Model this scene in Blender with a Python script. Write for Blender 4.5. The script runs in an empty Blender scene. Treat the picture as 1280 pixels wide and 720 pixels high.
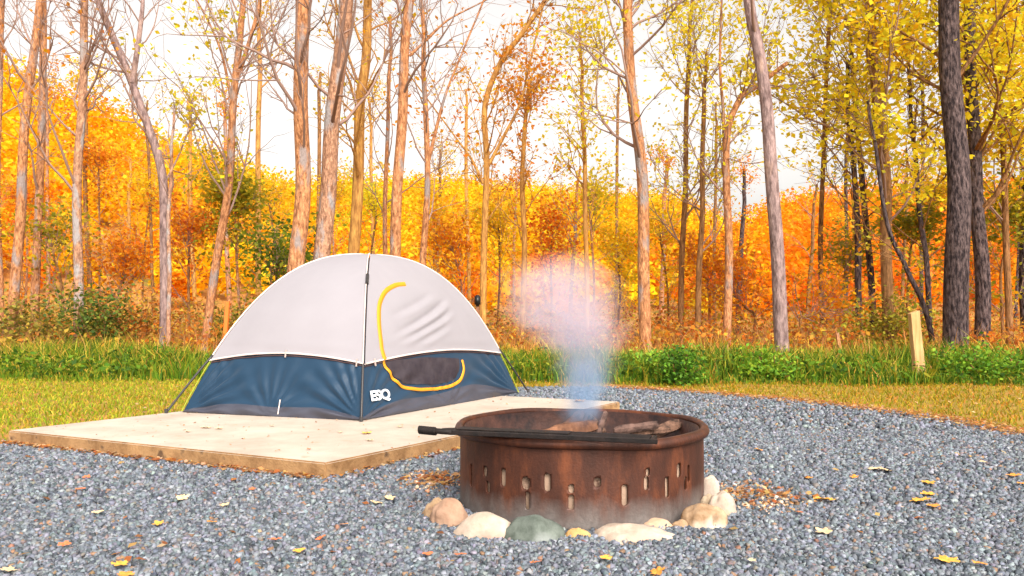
import bpy, bmesh, math, random
import numpy as np
from mathutils import Vector, Matrix
from mathutils.geometry import tessellate_polygon

random.seed(7)
R = np.random.default_rng(11)
S = bpy.context.scene
COL = S.collection
TAU = 2 * math.pi

# ------------------------------------------------------------------ camera
CAM_H = 0.72
PITCH = math.atan(36 / 1000)
cam = bpy.data.cameras.new('camera'); cam.lens = 36 * 1000 / 1280; cam.sensor_width = 36
cam.clip_end = 2000; cam.clip_start = 0.05
cam_o = bpy.data.objects.new('camera', cam); COL.objects.link(cam_o)
cam_o.location = (0, 0, CAM_H); cam_o.rotation_euler = (math.pi / 2 + PITCH, 0, 0)
S.camera = cam_o

def ray(x, y):
    u = (x - 640) / 1000; v = (360 - y) / 1000
    return np.array([u, math.cos(PITCH) - v * math.sin(PITCH), math.sin(PITCH) + v * math.cos(PITCH)])
def G(x, y, z=0.0):
    d = ray(x, y); t = (z - CAM_H) / d[2]
    return np.array([0, 0, CAM_H]) + d * t
def P(x, y, D):
    d = ray(x, y); return np.array([0, 0, CAM_H]) + d * (D / d[1])
def proj(p):
    p = np.asarray(p, float) - np.array([0, 0, CAM_H])
    f = p[..., 1] * math.cos(PITCH) + p[..., 2] * math.sin(PITCH)
    up = -p[..., 1] * math.sin(PITCH) + p[..., 2] * math.cos(PITCH)
    return 640 + 1000 * p[..., 0] / f, 360 - 1000 * up / f

# ------------------------------------------------------------------ helpers
def tag(o, label=None, cat=None, group=None, kind=None):
    if label: o['label'] = label
    if cat: o['category'] = cat
    if group: o['group'] = group
    if kind: o['kind'] = kind
    return o
def empty(name, loc=(0, 0, 0), rz=0):
    o = bpy.data.objects.new(name, None); COL.objects.link(o)
    o.location = loc; o.rotation_euler = (0, 0, rz); o.empty_display_size = .1
    return o
def link(name, me, mat, parent=None, smooth=False):
    o = bpy.data.objects.new(name, me); COL.objects.link(o)
    if mat is not None:
        for m in (mat if isinstance(mat, (list, tuple)) else [mat]): me.materials.append(m)
    if parent is not None: o.parent = parent
    if smooth: me.polygons.foreach_set('use_smooth', np.ones(len(me.polygons), bool))
    return o
def np_mesh(name, V, faces, cols=None):
    """faces: list of int arrays (n,k)."""
    me = bpy.data.meshes.new(name)
    V = np.asarray(V, np.float32).reshape(-1, 3)
    me.vertices.add(len(V)); me.vertices.foreach_set('co', V.ravel())
    tot = []; idx = []
    for f in faces:
        f = np.asarray(f, np.int32)
        if len(f) == 0: continue
        idx.append(f.ravel()); tot.append(np.full(len(f), f.shape[1], np.int32))
    idx = np.concatenate(idx); tot = np.concatenate(tot)
    me.loops.add(len(idx)); me.loops.foreach_set('vertex_index', idx)
    me.polygons.add(len(tot))
    st = np.concatenate([[0], np.cumsum(tot)[:-1]]).astype(np.int32)
    me.polygons.foreach_set('loop_start', st)
    me.update(calc_edges=True)
    if cols is not None:
        a = me.attributes.new('tint', 'FLOAT_COLOR', 'FACE')
        c = np.ones((len(tot), 4), np.float32); c[:, :3] = cols
        a.data.foreach_set('color', c.ravel())
    return me
def bm_obj(name, bm, mat, parent=None, smooth=False):
    me = bpy.data.meshes.new(name); bmesh.ops.recalc_face_normals(bm, faces=bm.faces[:])
    bm.to_mesh(me); bm.free()
    return link(name, me, mat, parent, smooth)

class Tubes:
    def __init__(s): s.V = []; s.F = []; s.n = 0
    def add(s, pts, rad, sides=6, cap=False):
        pts = np.asarray(pts, float); rad = np.asarray(rad, float); n = len(pts)
        t = np.gradient(pts, axis=0); t /= np.linalg.norm(t, axis=1)[:, None] + 1e-9
        ref = np.array([0, 0, 1.]) if abs(t[0][2]) < .8 else np.array([1., 0, 0])
        a = np.cross(t, ref); a /= np.linalg.norm(a, axis=1)[:, None] + 1e-9
        b = np.cross(t, a)
        th = np.arange(sides) * TAU / sides
        ring = pts[:, None] + rad[:, None, None] * (np.cos(th)[None, :, None] * a[:, None] + np.sin(th)[None, :, None] * b[:, None])
        s.V.append(ring.reshape(-1, 3))
        i = np.arange(n - 1)[:, None] * sides + np.arange(sides)[None]
        j = np.arange(n - 1)[:, None] * sides + (np.arange(sides)[None] + 1) % sides
        q = np.stack([i, j, j + sides, i + sides], -1).reshape(-1, 4) + s.n
        s.F.append(q); s.n += n * sides
        if cap:
            for e, o in ((0, 0), (n - 1, (n - 1) * sides)):
                s.V.append(pts[e][None]); c = s.n; s.n += 1
                k = np.arange(sides); base = c - n * sides - (0 if e == 0 else 1)
                base = (c - n * sides) if e == 0 else (c - 1 - n * sides)
                tri = np.stack([base + o + k, base + o + (k + 1) % sides, np.full(sides, c), np.full(sides, c)], -1)
                s.F.append(tri[:, :4]); s.tri = True
    def build(s, name, mat, parent=None, smooth=True):
        V = np.concatenate(s.V); F = np.concatenate(s.F)
        deg = F[:, 2] == F[:, 3]
        me = np_mesh(name, V, [F[~deg], F[deg][:, :3]])
        return link(name, me, mat, parent, smooth)

def leaves_arr(C, size, flat=0.0, asp=.62):
    """rhombus leaves, folded random orientation. returns V (n*4,3)"""
    n = len(C); size = np.broadcast_to(size, n)[:, None]
    nr = R.normal(size=(n, 3)); nr[:, 2] = np.abs(nr[:, 2]) + flat; nr /= np.linalg.norm(nr, axis=1)[:, None]
    t = R.normal(size=(n, 3)); t -= nr * (t * nr).sum(1)[:, None]; t /= np.linalg.norm(t, axis=1)[:, None]
    b = np.cross(nr, t)
    V = np.stack([C - t * size * .5, C + b * size * .5 * asp + nr * size * .06, C + t * size * .5, C - b * size * .5 * asp + nr * size * .06], 1)
    F = np.arange(n * 4).reshape(n, 4)
    return V.reshape(-1, 3), F
def blades_arr(B, h, w, bend=.35):
    n = len(B); yaw = R.uniform(0, TAU, n); dx = np.stack([np.cos(yaw), np.sin(yaw), 0 * yaw], 1)
    by = R.uniform(0, TAU, n); bd = np.stack([np.cos(by), np.sin(by), 0 * by], 1) * (h * bend * R.uniform(.3, 1.4, n))[:, None]
    up = np.stack([0 * h, 0 * h, h], 1); w = np.broadcast_to(w, n)[:, None]
    V = np.stack([B - dx * w * .5, B + dx * w * .5, B + up * .55 + bd * .3 + dx * w * .4, B + up * .55 + bd * .3 - dx * w * .4, B + up * R.uniform(.85, 1, n)[:, None] + bd], 1)
    o = np.arange(n)[:, None] * 5
    return V.reshape(-1, 3), o + np.array([[0, 1, 2, 3]]), o + np.array([[3, 2, 4]])
def palette(n, cols, wts=None, jit=.12):
    cols = np.asarray(cols, float); w = None if wts is None else np.asarray(wts, float) / sum(wts)
    c = cols[R.choice(len(cols), n, p=w)]
    return np.clip(c * (1 + R.normal(0, jit, (n, 1))) * (1 + R.normal(0, jit * .4, (n, 3))), .001, .95)

def inpoly(x, y, poly):
    poly = np.asarray(poly); ins = np.zeros(len(x), bool); j = len(poly) - 1
    for i in range(len(poly)):
        xi, yi = poly[i]; xj, yj = poly[j]
        c = ((yi > y) != (yj > y)) & (x < (xj - xi) * (y - yi) / (yj - yi + 1e-12) + xi)
        ins ^= c; j = i
    return ins

# ------------------------------------------------------------------ materials
def mat(name, base=(.5, .5, .5), rough=.7, metal=0.0, spec=.3):
    m = bpy.data.materials.new(name); m.use_nodes = True
    b = m.node_tree.nodes['Principled BSDF']
    b.inputs['Base Color'].default_value = (*base, 1); b.inputs['Roughness'].default_value = rough
    b.inputs['Metallic'].default_value = metal; b.inputs['Specular IOR Level'].default_value = spec
    return m
def N(m, t, **kw):
    n = m.node_tree.nodes.new(t)
    for k, v in kw.items():
        if k.startswith('i_'): n.inputs[k[2:].replace('_', ' ')].default_value = v
        else: setattr(n, k, v)
    return n
def L(m, a, b): m.node_tree.links.new(a, b)
def bsdf(m): return m.node_tree.nodes['Principled BSDF']
def noise_mat(name, c1, c2, scale=8, rough=.8, bump=.0, bscale=None, detail=6, stretch=None, spec=.25, lo=.35, hi=.65, extra=None, metal=0):
    m = mat(name, c1, rough, metal, spec)
    tc = N(m, 'ShaderNodeTexCoord'); mp = N(m, 'ShaderNodeMapping'); L(m, tc.outputs['Object'], mp.inputs[0])
    if stretch: mp.inputs['Scale'].default_value = stretch
    nz = N(m, 'ShaderNodeTexNoise', i_Scale=scale, i_Detail=detail, i_Roughness=.65); L(m, mp.outputs[0], nz.inputs['Vector'])
    cr = N(m, 'ShaderNodeValToRGB'); L(m, nz.outputs[0], cr.inputs[0])
    cr.color_ramp.elements[0].position = lo; cr.color_ramp.elements[1].position = hi
    cr.color_ramp.elements[0].color = (*c1, 1); cr.color_ramp.elements[1].color = (*c2, 1)
    out = cr.outputs[0]
    if extra:
        c3, sc3, th = extra
        n3 = N(m, 'ShaderNodeTexNoise', i_Scale=sc3, i_Detail=5.); L(m, mp.outputs[0], n3.inputs['Vector'])
        r3 = N(m, 'ShaderNodeMapRange', i_From_Min=th, i_From_Max=th + .1); L(m, n3.outputs[0], r3.inputs[0])
        mx = N(m, 'ShaderNodeMix', data_type='RGBA'); L(m, r3.outputs[0], mx.inputs[0]); L(m, out, mx.inputs[6]); mx.inputs[7].default_value = (*c3, 1)
        out = mx.outputs[2]
    L(m, out, bsdf(m).inputs['Base Color'])
    if bump:
        n2 = N(m, 'ShaderNodeTexNoise', i_Scale=bscale or scale * 3, i_Detail=5.); L(m, mp.outputs[0], n2.inputs['Vector'])
        bp = N(m, 'ShaderNodeBump', i_Strength=1., i_Distance=bump); L(m, n2.outputs[0], bp.inputs['Height']); L(m, bp.outputs[0], bsdf(m).inputs['Normal'])
    return m
def leaf_mat(name, trans=.52, rough=.6, gain=1.0):
    m = mat(name, (.5, .5, .5), rough, 0, .15)
    at = N(m, 'ShaderNodeAttribute', attribute_name='tint')
    L(m, at.outputs['Color'], bsdf(m).inputs['Base Color'])
    tr = N(m, 'ShaderNodeBsdfTranslucent'); L(m, at.outputs['Color'], tr.inputs['Color'])
    mx = N(m, 'ShaderNodeMixShader'); mx.inputs[0].default_value = trans
    out = m.node_tree.nodes['Material Output']
    L(m, bsdf(m).outputs[0], mx.inputs[1]); L(m, tr.outputs[0], mx.inputs[2]); L(m, mx.outputs[0], out.inputs['Surface'])
    return m
LEAF = leaf_mat('leaf'); GRASS = leaf_mat('grass', .35)
GRAVEL = mat('gravel_stone', (.3, .3, .3), .75, 0, .3)
_a = N(GRAVEL, 'ShaderNodeAttribute', attribute_name='tint'); L(GRAVEL, _a.outputs['Color'], bsdf(GRAVEL).inputs['Base Color'])
BARK = {
    'orange': noise_mat('bark_orange', (.20, .075, .03), (.66, .31, .14), 14, .9, .04, 22, stretch=(1.8, 1.8, .6), extra=((.30, .24, .22), 3.0, .53)),
    'pale': noise_mat('bark_pale', (.20, .095, .055), (.60, .33, .20), 14, .9, .04, 22, stretch=(1.8, 1.8, .7), extra=((.36, .32, .31), 3.2, .50)),
    'grey': noise_mat('bark_grey', (.12, .075, .07), (.40, .28, .26), 9, .9, .03, 16, stretch=(2, 2, .6), extra=((.55, .36, .27), 1.2, .6)),
    'dark': noise_mat('bark_dark', (.018, .012, .014), (.17, .12, .115), 11, .95, .05, 12, stretch=(2.4, 2.4, .7), lo=.4, hi=.68),
    'brown': noise_mat('bark_brown', (.09, .04, .015), (.36, .18, .07), 10, .9, .03, 14, stretch=(2.2, 2.2, .5)),
    'gold': noise_mat('bark_gold', (.26, .11, .03), (.64, .34, .09), 8, .9, .03, 14, stretch=(2.2, 2.2, .5)),
}
TWIG = mat('twig', (.30, .19, .15), .9)

# ------------------------------------------------------------------ terrain
RX = np.array([-2600, -600, 0, 60, 130, 200, 300, 360, 440, 520, 600, 700, 760, 850, 905, 935, 960, 1010, 1100, 1280, 1900, 3400])
RYp = np.array([120, 40, 62, 84, 112, 152, 190, 220, 226, 226, 232, 240, 246, 252, 284, 286, 258, 240, 232, 222, 200, 240])
RD = np.array([95, 90, 92, 92, 94, 98, 104, 110, 150, 165, 170, 180, 180, 175, 165, 150, 140, 135, 130, 125, 120, 120])
CROWN = 8.0
def terr(x, y):
    x = np.asarray(x, float); y = np.asarray(y, float)
    yy = np.maximum(y, 5); px = 640 + 1000 * x / yy
    yp = np.interp(px, RX, RYp); D = np.interp(px, RX, RD)
    zr = CAM_H + (396 - yp) / 1000 * D - CROWN
    t = np.clip((y - 34) / (D - 34), 0, 1); s = t * t * (3 - 2 * t) * .55 + t * .45
    back = np.clip((y - D) / 260, 0, 1)
    return zr * s * (1 - .45 * back * back) * (y > 34)
nx, ny = 181, 150
gx = np.linspace(-520, 520, nx); gy = np.concatenate([np.linspace(-180, 30, 30), np.linspace(34, 200, 84), np.linspace(206, 600, 36)])
X, Y = np.meshgrid(gx, gy); Z = terr(X, Y) - 0.0
i = (np.arange(len(gy) - 1)[:, None] * nx + np.arange(nx - 1)[None]).ravel()
M_ground = noise_mat('forest_floor', (.30, .12, .03), (.50, .25, .06), 1.3, .95, .05, 20, extra=((.18, .16, .03), .6, .55))
o = link('ground', np_mesh('ground', np.stack([X, Y, Z], -1), [np.stack([i, i + 1, i + nx + 1, i + nx], 1)]), M_ground, None, True); tag(o, kind='structure')

def sheet(name, poly, z, m, kind='structure'):
    tris = tessellate_polygon([[Vector((p[0], p[1], 0)) for p in poly]])
    me = np_mesh(name, [(p[0], p[1], z) for p in poly], [np.array(tris)])
    bm = bmesh.new(); bm.from_mesh(me); bmesh.ops.recalc_face_normals(bm, faces=bm.faces[:])
    if bm.faces[0].normal.z < 0: bmesh.ops.reverse_faces(bm, faces=bm.faces[:])
    bm.to_mesh(me); bm.free()
    o = link(name, me, m); return tag(o, kind=kind)
M_lawn = noise_mat('lawn_soil', (.24, .15, .03), (.36, .24, .04), 5, .95, .01, 60, extra=((.42, .2, .05), 3, .55))
sheet('lawn', [(-40, 3), (40, 3), (40, 9.2), (-40, 10.2)], .004, M_lawn)
gb = [G(765, 486), G(860, 492), G(980, 502), G(1120, 518), G(1200, 530), G(1285, 547)]
GRAV = [(-22, 3.35)] + [tuple(G(-60, 555)[:2]), tuple(G(14, 556)[:2]), tuple(G(120, 535)[:2]), tuple(G(450, 492)[:2]), tuple(G(640, 486.5)[:2])] + [tuple(p[:2]) for p in gb] + [(3.6, 3.7), (6.5, 2.6), (14, 1.0), (14, -12), (-22, -12)]
M_gravel_base = noise_mat('gravel_bed', (.09, .10, .12), (.20, .215, .24), 55, .9, .01, 70, extra=((.42, .3, .2), 2.0, .66))
sheet('gravel_path', GRAV, .008, M_gravel_base)

# ------------------------------------------------------------------ slab
ZS = .086
Fc = G(407, 578.5, ZS)[:2]; Lc = G(10, 538, ZS)[:2]; Rc = G(775, 502, ZS)[:2]
# right angles: keep the left-front edge direction, make the depth edge perpendicular-ish via measured corner
e1 = Lc - Fc; e2 = Rc - Fc
bl = G(455, 486.5, ZS)[:2]
Bc = Lc + e2 * (np.linalg.norm(bl - Lc) / np.linalg.norm(e2))
Bc = Lc + e2 * .97
SLAB = [tuple(Fc), tuple(Rc), tuple(Rc + (Bc - Lc) * 0 + e1 * 1.0), tuple(Lc)]
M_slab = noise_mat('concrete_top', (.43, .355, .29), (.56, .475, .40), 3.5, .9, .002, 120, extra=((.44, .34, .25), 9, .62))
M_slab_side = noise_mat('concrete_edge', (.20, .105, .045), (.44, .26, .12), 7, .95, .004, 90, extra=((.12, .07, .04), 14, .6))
bm = bmesh.new()
vb = [bm.verts.new((p[0], p[1], -.02)) for p in SLAB]; vt = [bm.verts.new((p[0], p[1], ZS)) for p in SLAB]
ft = bm.faces.new(vt); bm.faces.new(vb[::-1]); sides = []
for k in range(4): sides.append(bm.faces.new((vb[k], vb[(k + 1) % 4], vt[(k + 1) % 4], vt[k])))
for f in sides: f.material_index = 1
bmesh.ops.bevel(bm, geom=[e for e in bm.edges if all(v.co.z > 0 for v in e.verts)] + [e for e in bm.edges if abs(e.verts[0].co.z - e.verts[1].co.z) > .05], offset=.007, segments=2, affect='EDGES')
bm.normal_update()
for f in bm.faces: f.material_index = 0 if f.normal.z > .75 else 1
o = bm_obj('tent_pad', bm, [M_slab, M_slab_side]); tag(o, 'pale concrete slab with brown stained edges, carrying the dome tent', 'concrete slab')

# ------------------------------------------------------------------ fire ring
RC = np.array([P(725.5, 531, 3.14)[0], 3.14]); RW = .468; RZ = .306
def ring_hit(x, y, r=RW):
    d = ray(x, y); ox, oy = -RC[0], -RC[1]
    a = d[0] ** 2 + d[1] ** 2; b = 2 * (ox * d[0] + oy * d[1]); c = ox * ox + oy * oy - r * r
    t = (-b - math.sqrt(max(0, b * b - 4 * a * c))) / (2 * a)
    p = np.array([0, 0, CAM_H]) + d * t
    return math.atan2(p[1] - RC[1], p[0] - RC[0]), p[2]
M_rust = mat('rusty_steel', (.2, .07, .03), .6, .25, .45)
def rust_nodes(m, fade=True):
    tc = N(m, 'ShaderNodeTexCoord'); mp = N(m, 'ShaderNodeMapping'); mp.inputs['Scale'].default_value = (1, 1, .35)
    L(m, tc.outputs['Object'], mp.inputs[0])
    n1 = N(m, 'ShaderNodeTexNoise', i_Scale=9., i_Detail=8., i_Roughness=.7); L(m, mp.outputs[0], n1.inputs['Vector'])
    cr = N(m, 'ShaderNodeValToRGB'); L(m, n1.outputs[0], cr.inputs[0]); e = cr.color_ramp.elements
    e[0].position = .3; e[0].color = (.028, .010, .006, 1); e[1].position = .7; e[1].color = (.19, .055, .02, 1)
    k = cr.color_ramp.elements.new(.5); k.color = (.072, .022, .011, 1)
    out = cr.outputs[0]
    if fade:
        sep = N(m, 'ShaderNodeSeparateXYZ'); L(m, tc.outputs['Object'], sep.inputs[0])
        n2 = N(m, 'ShaderNodeTexNoise', i_Scale=14., i_Detail=6.); L(m, mp.outputs[0], n2.inputs['Vector'])
        ad = N(m, 'ShaderNodeMath', operation='MULTIPLY_ADD'); L(m, n2.outputs[0], ad.inputs[0]); ad.inputs[1].default_value = -.16; L(m, sep.outputs[2], ad.inputs[2])
        mr = N(m, 'ShaderNodeMapRange', i_From_Min=-.05, i_From_Max=.035, i_To_Min=1., i_To_Max=0.); L(m, ad.outputs[0], mr.inputs[0])
        n4 = N(m, 'ShaderNodeTexNoise', i_Scale=60., i_Detail=4.); L(m, tc.outputs['Object'], n4.inputs['Vector'])
        c4 = N(m, 'ShaderNodeValToRGB'); L(m, n4.outputs[0], c4.inputs[0]); c4.color_ramp.elements[0].color = (.10, .085, .08, 1); c4.color_ramp.elements[1].color = (.22, .19, .175, 1)
        mx = N(m, 'ShaderNodeMix', data_type='RGBA'); L(m, mr.outputs[0], mx.inputs[0]); L(m, out, mx.inputs[6]); L(m, c4.outputs[0], mx.inputs[7]); out = mx.outputs[2]
    L(m, out, bsdf(m).inputs['Base Color'])
    n3 = N(m, 'ShaderNodeTexNoise', i_Scale=120., i_Detail=4.); L(m, tc.outputs['Object'], n3.inputs['Vector'])
    bp = N(m, 'ShaderNodeBump', i_Strength=.6, i_Distance=.002); L(m, n3.outputs[0], bp.inputs['Height']); L(m, bp.outputs[0], bsdf(m).inputs['Normal'])
rust_nodes(M_rust)
M_rim = mat('rim_steel', (.2, .08, .05), .5, .3, .5); rust_nodes(M_rim, False)
M_soot = noise_mat('sooty_steel', (.018, .010, .010), (.085, .035, .024), 12, .55, .002, 90, spec=.4, metal=.2)
M_ash = noise_mat('ash', (.10, .09, .085), (.34, .31, .29), 30, .95, .01, 60)
M_liner = noise_mat('ashy_liner', (.06, .03, .02), (.34, .23, .165), 9, .9, .002, 90, lo=.36, hi=.47)
M_black = noise_mat('blackened_steel', (.006, .005, .005), (.022, .014, .012), 25, .6, .002, 120, spec=.25)
fr = empty('fire_ring', (RC[0], RC[1], 0)); tag(fr, 'round rusty steel campfire ring with oval vent slots, ringed by stones', 'fire ring')
def lathe(prof, seg=128, a0=0, a1=TAU):
    prof = np.asarray(prof, float); n = len(prof); th = np.arange(seg) * TAU / seg
    V = np.stack([prof[None, :, 0] * np.cos(th)[:, None], prof[None, :, 0] * np.sin(th)[:, None], np.broadcast_to(prof[None, :, 1], (seg, n))], -1)
    i = np.arange(seg)[:, None]; j = np.arange(n)[None]
    q = np.stack([i * n + j, ((i + 1) % seg) * n + j, ((i + 1) % seg) * n + (j + 1) % n, i * n + (j + 1) % n], -1).reshape(-1, 4)
    return V.reshape(-1, 3), q
# wall with real slots
V, q = lathe([(RW, z_) for z_ in np.linspace(-.03, RZ - .012, 34)] + [(RW - .006, RZ - .012), (RW - .006, .15), (RW - .006, -.03)], 200)
wall_me = np_mesh('fire_ring_wall', V, [q])
slots = [(589, 594, 5, 30), (606, 589, 7, 14), (610, 609, 6, 15), (629, 597, 7, 22), (657, 604, 10, 16), (659, 626, 5, 22), (684, 603, 7, 22),
         (714, 611, 6, 11), (714, 628, 6, 18), (747, 603, 8, 12), (781, 619, 7, 26), (810, 590, 5, 10), (808, 604, 6, 17), (834, 609, 6, 26), (849, 588, 8, 19), (857, 604, 5, 17), (861, 592, 5, 22)]
bmc = bmesh.new()
for (x, y, w, h) in slots + [(None, k, 7, 22) for k in range(14)]:
    if x is None: a = .35 + y * .19; z = .15 + .02 * math.sin(y * 2.3)
    else: a, z = ring_hit(x, y)
    if x is None and not (0.1 < a < 3.0): continue
    hh = h / 1000 * 2.75 / 2; ww = max(w, 5) / 1000 * 2.75 / 2 * 1.15
    pts = []
    for k in range(16):
        t = (k + .5) / 16 * TAU; pts.append((ww * math.cos(t), (hh - ww if hh > ww else 0) * (1 if math.sin(t) > 0 else -1) + ww * math.sin(t)))
    M = Matrix.Rotation(a, 4, 'Z') @ Matrix.Translation((RW, 0, z))
    v0 = [bmc.verts.new(M @ Vector((-.02, p[0], p[1]))) for p in pts]; v1 = [bmc.verts.new(M @ Vector((.02, p[0], p[1]))) for p in pts]
    bmc.faces.new(v0[::-1]); bmc.faces.new(v1)
    for k in range(16): bmc.faces.new((v0[k], v0[(k + 1) % 16], v1[(k + 1) % 16], v1[k]))
bmesh.ops.recalc_face_normals(bmc, faces=bmc.faces[:])
cme = bpy.data.meshes.new('cut'); bmc.to_mesh(cme); bmc.free()
wo = bpy.data.objects.new('wall_tmp', wall_me); co = bpy.data.objects.new('cut_tmp', cme); COL.objects.link(wo); COL.objects.link(co)
md = wo.modifiers.new('b', 'BOOLEAN'); md.object = co; md.operation = 'DIFFERENCE'; md.solver = 'EXACT'
dg = bpy.context.evaluated_depsgraph_get(); dg.update(); cut_me = bpy.data.meshes.new_from_object(wo.evaluated_get(dg))
bpy.data.objects.remove(wo); bpy.data.objects.remove(co)
cut_me.name = 'ring_wall'; cut_me.materials.clear()
link('wall', cut_me, M_rust, fr, False)
V, q = lathe([(RW - .012, -.02), (RW - .012, .24), (RW - .014, .24), (RW - .014, -.02)], 96)
link('inner_liner', np_mesh('inner_liner', V, [q]), M_liner, fr, False)
V, q = lathe([(RW - .0155, RZ - .006), (RW - .0155, .03), (RW - .019, .03), (RW - .019, RZ - .006)], 96)
link('inner_wall', np_mesh('inner_wall', V, [q]), M_soot, fr, True)
V, q = lathe([(RW - .012, RZ - .02), (RW - .011, RZ + .001), (RW - .004, RZ + .006), (RW + .008, RZ + .005), (RW + .018, RZ - .003), (RW + .022, RZ - .014), (RW + .018, RZ - .025), (RW + .008, RZ - .030), (RW + .001, RZ - .026), (RW - .004, RZ - .02)], 128)
a = np.arctan2(V[:, 1], V[:, 0]); V[:, 2] += .0035 * np.sin(3 * a + 1) + .002 * np.sin(7 * a)
link('rim', np_mesh('rim', V, [q]), M_rim, fr, True)
# ash bed
bm = bmesh.new(); bmesh.ops.create_circle(bm, cap_ends=False, radius=RW - .022, segments=64)
res = bmesh.ops.create_grid(bm, x_segments=60, y_segments=60, size=RW)
bmesh.ops.delete(bm, geom=[v for v in bm.verts if v.co.xy.length > RW - .024], context='VERTS')
for v in bm.verts: v.co.z = .12 + .05 * math.sin(v.co.x * 9 + 1) * math.cos(v.co.y * 8) + random.uniform(-.006, .006) - .03 * v.co.xy.length
o = bm_obj('ash_bed', bm, M_ash, None, True); o.location = (RC[0], RC[1], 0); tag(o, 'grey ash and embers filling the bottom of the fire ring', 'ash', kind='stuff')

# grate across the front of the ring
gz = RZ + .012
gl = G(562, 541, gz + .004); gr_ = G(822, 551, gz + .008)
gd = (gr_ - gl); glen = math.hypot(gd[0], gd[1]); gyaw = math.atan2(gd[1], gd[0])
gt = empty('cooking_grate', (gl[0], gl[1], gz), gyaw); tag(gt, 'blackened cooking grate with spring handle, lying across the front of the fire ring', 'grate')
def box(bm, c, s, rot=None):
    r = bmesh.ops.create_cube(bm, size=1.0, matrix=Matrix.Translation(c) @ (rot or Matrix.Identity(4)) @ Matrix.Diagonal((*s, 1)))
    return r['verts']
bm = bmesh.new(); 
box(bm, (glen / 2, 0, .005), (glen, .012, .015)); box(bm, (glen / 2, .11, .003), (glen * .9, .012, .014))
box(bm, (.02, .055, .003), (.012, .10, .014)); box(bm, (glen - .02, .055, .003), (.014, .098, .014))
bmesh.ops.bevel(bm, geom=bm.edges[:], offset=.002, segments=1, affect='EDGES')
bm_obj('frame', bm, M_black, gt)
for k in range(5):
    t = Tubes(); yy = .022 + k * .018
    t.add([(.03, yy, .006), (glen * .5, yy, .007), (glen - .03, yy, .006)], [.005] * 3, 8); t.build('bar', M_black, gt)
bm = bmesh.new(); box(bm, (.30 * glen, .055, .0135), (glen * .56, .06, .003)); bm_obj('plate', bm, M_black, gt)
hp = G(524, 539, gz)
M = Matrix.Rotation(-gyaw, 3, 'Z')
hv = M @ Vector((hp[0] - gl[0], hp[1] - gl[1], 0))
t = Tubes(); t.add([(hv.x, hv.y, .004), (hv.x * .5, hv.y * .5, .006), (.01, .002, .006)], [.009, .010, .010], 10, cap=True)
t.add([(hv.x * .35, hv.y * .35 + .03, .004), (.0, .035, .005), (.06, .06, .005)], [.009, .012, .008], 8, cap=True)
hd = t.build('handle', M_black, gt)
t = Tubes(); n = 150; u = np.linspace(0, 1, n); ang = u * TAU * 13
cx = hv.x * (1.0 - .55 * u); cy = hv.y * (1.0 - .55 * u)
t.add(np.stack([cx, cy + .012 * np.cos(ang), .005 + .012 * np.sin(ang)], 1), [.0034] * n, 6); t.build('spring_grip', M_black, hd)

# charred wood
def chunk(name, label, p0, p1, r, m, grp, seed):
    rr = random.Random(seed); p0 = Vector(p0); p1 = Vector(p1); d = p1 - p0; n = 9
    bm = bmesh.new(); q = d.to_track_quat('Z', 'Y').to_matrix().to_4x4(); ringsv = []
    prof = [rr.uniform(.75, 1.15) for _ in range(9)]
    for k in range(n):
        f = k / (n - 1); sc = r * (1 if 0 < k < n - 1 else .72)
        ringsv.append([bm.verts.new(q @ Vector((math.cos(j / 9 * TAU) * sc * prof[j] * rr.uniform(.85, 1.1), math.sin(j / 9 * TAU) * sc * prof[j] * rr.uniform(.8, 1.1), f * d.length + rr.uniform(-.004, .004)))) for j in range(9)])
    for k in range(n - 1):
        for j in range(9): bm.faces.new((ringsv[k][j], ringsv[k][(j + 1) % 9], ringsv[k + 1][(j + 1) % 9], ringsv[k + 1][j]))
    bm.faces.new(ringsv[0][::-1]); bm.faces.new(ringsv[-1])
    o = bm_obj(name, bm, m); o.location = p0; tag(o, label, 'firewood', grp); return o
M_char = noise_mat('charred_wood', (.03, .018, .014), (.22, .12, .08), 28, .9, .006, 60, stretch=(1, 1, 1))
M_pink = noise_mat('burnt_wood_ash', (.03, .018, .015), (.17, .10, .08), 26, .9, .004, 60)
M_wood = noise_mat('split_wood', (.06, .025, .015), (.24, .11, .06), 20, .85, .004, 60, stretch=(1, 1, .3))
gf = 'burnt wood in the fire ring'
w = lambda x, y, D: tuple(P(x, y, D))
chunk('firewood', 'flat charred wood piece lying on the right end of the grate', w(768, 538, 2.96), w(822, 531, 3.0), .017, M_pink, gf, 1)
chunk('firewood', 'blackened wood chunk with ragged ends, behind the right end of the grate', w(790, 541, 3.0), w(836, 537, 3.05), .02, M_char, gf, 2)
chunk('firewood', 'reddish brown log leaning up in the middle of the fire ring', w(700, 545, 3.2), w(728, 517, 3.4), .030, M_wood, gf, 3)
chunk('firewood', 'pale split stick standing up under the smoke', w(745, 548, 3.25), w(757, 515, 3.35), .016, M_pink, gf, 4)
chunk('firewood', 'brown log lying deep in the fire ring behind the grate', w(668, 549, 3.2), w(745, 532, 3.25), .032, M_wood, gf, 5)
chunk('firewood', 'short dark stick at the far side of the fire ring', w(756, 542, 3.3), w(738, 521, 3.42), .018, M_char, gf, 6)
chunk('firewood', 'long charred log along the right inside wall of the fire ring', w(790, 552, 3.25), w(850, 530, 3.3), .03, M_char, gf, 7)

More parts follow.
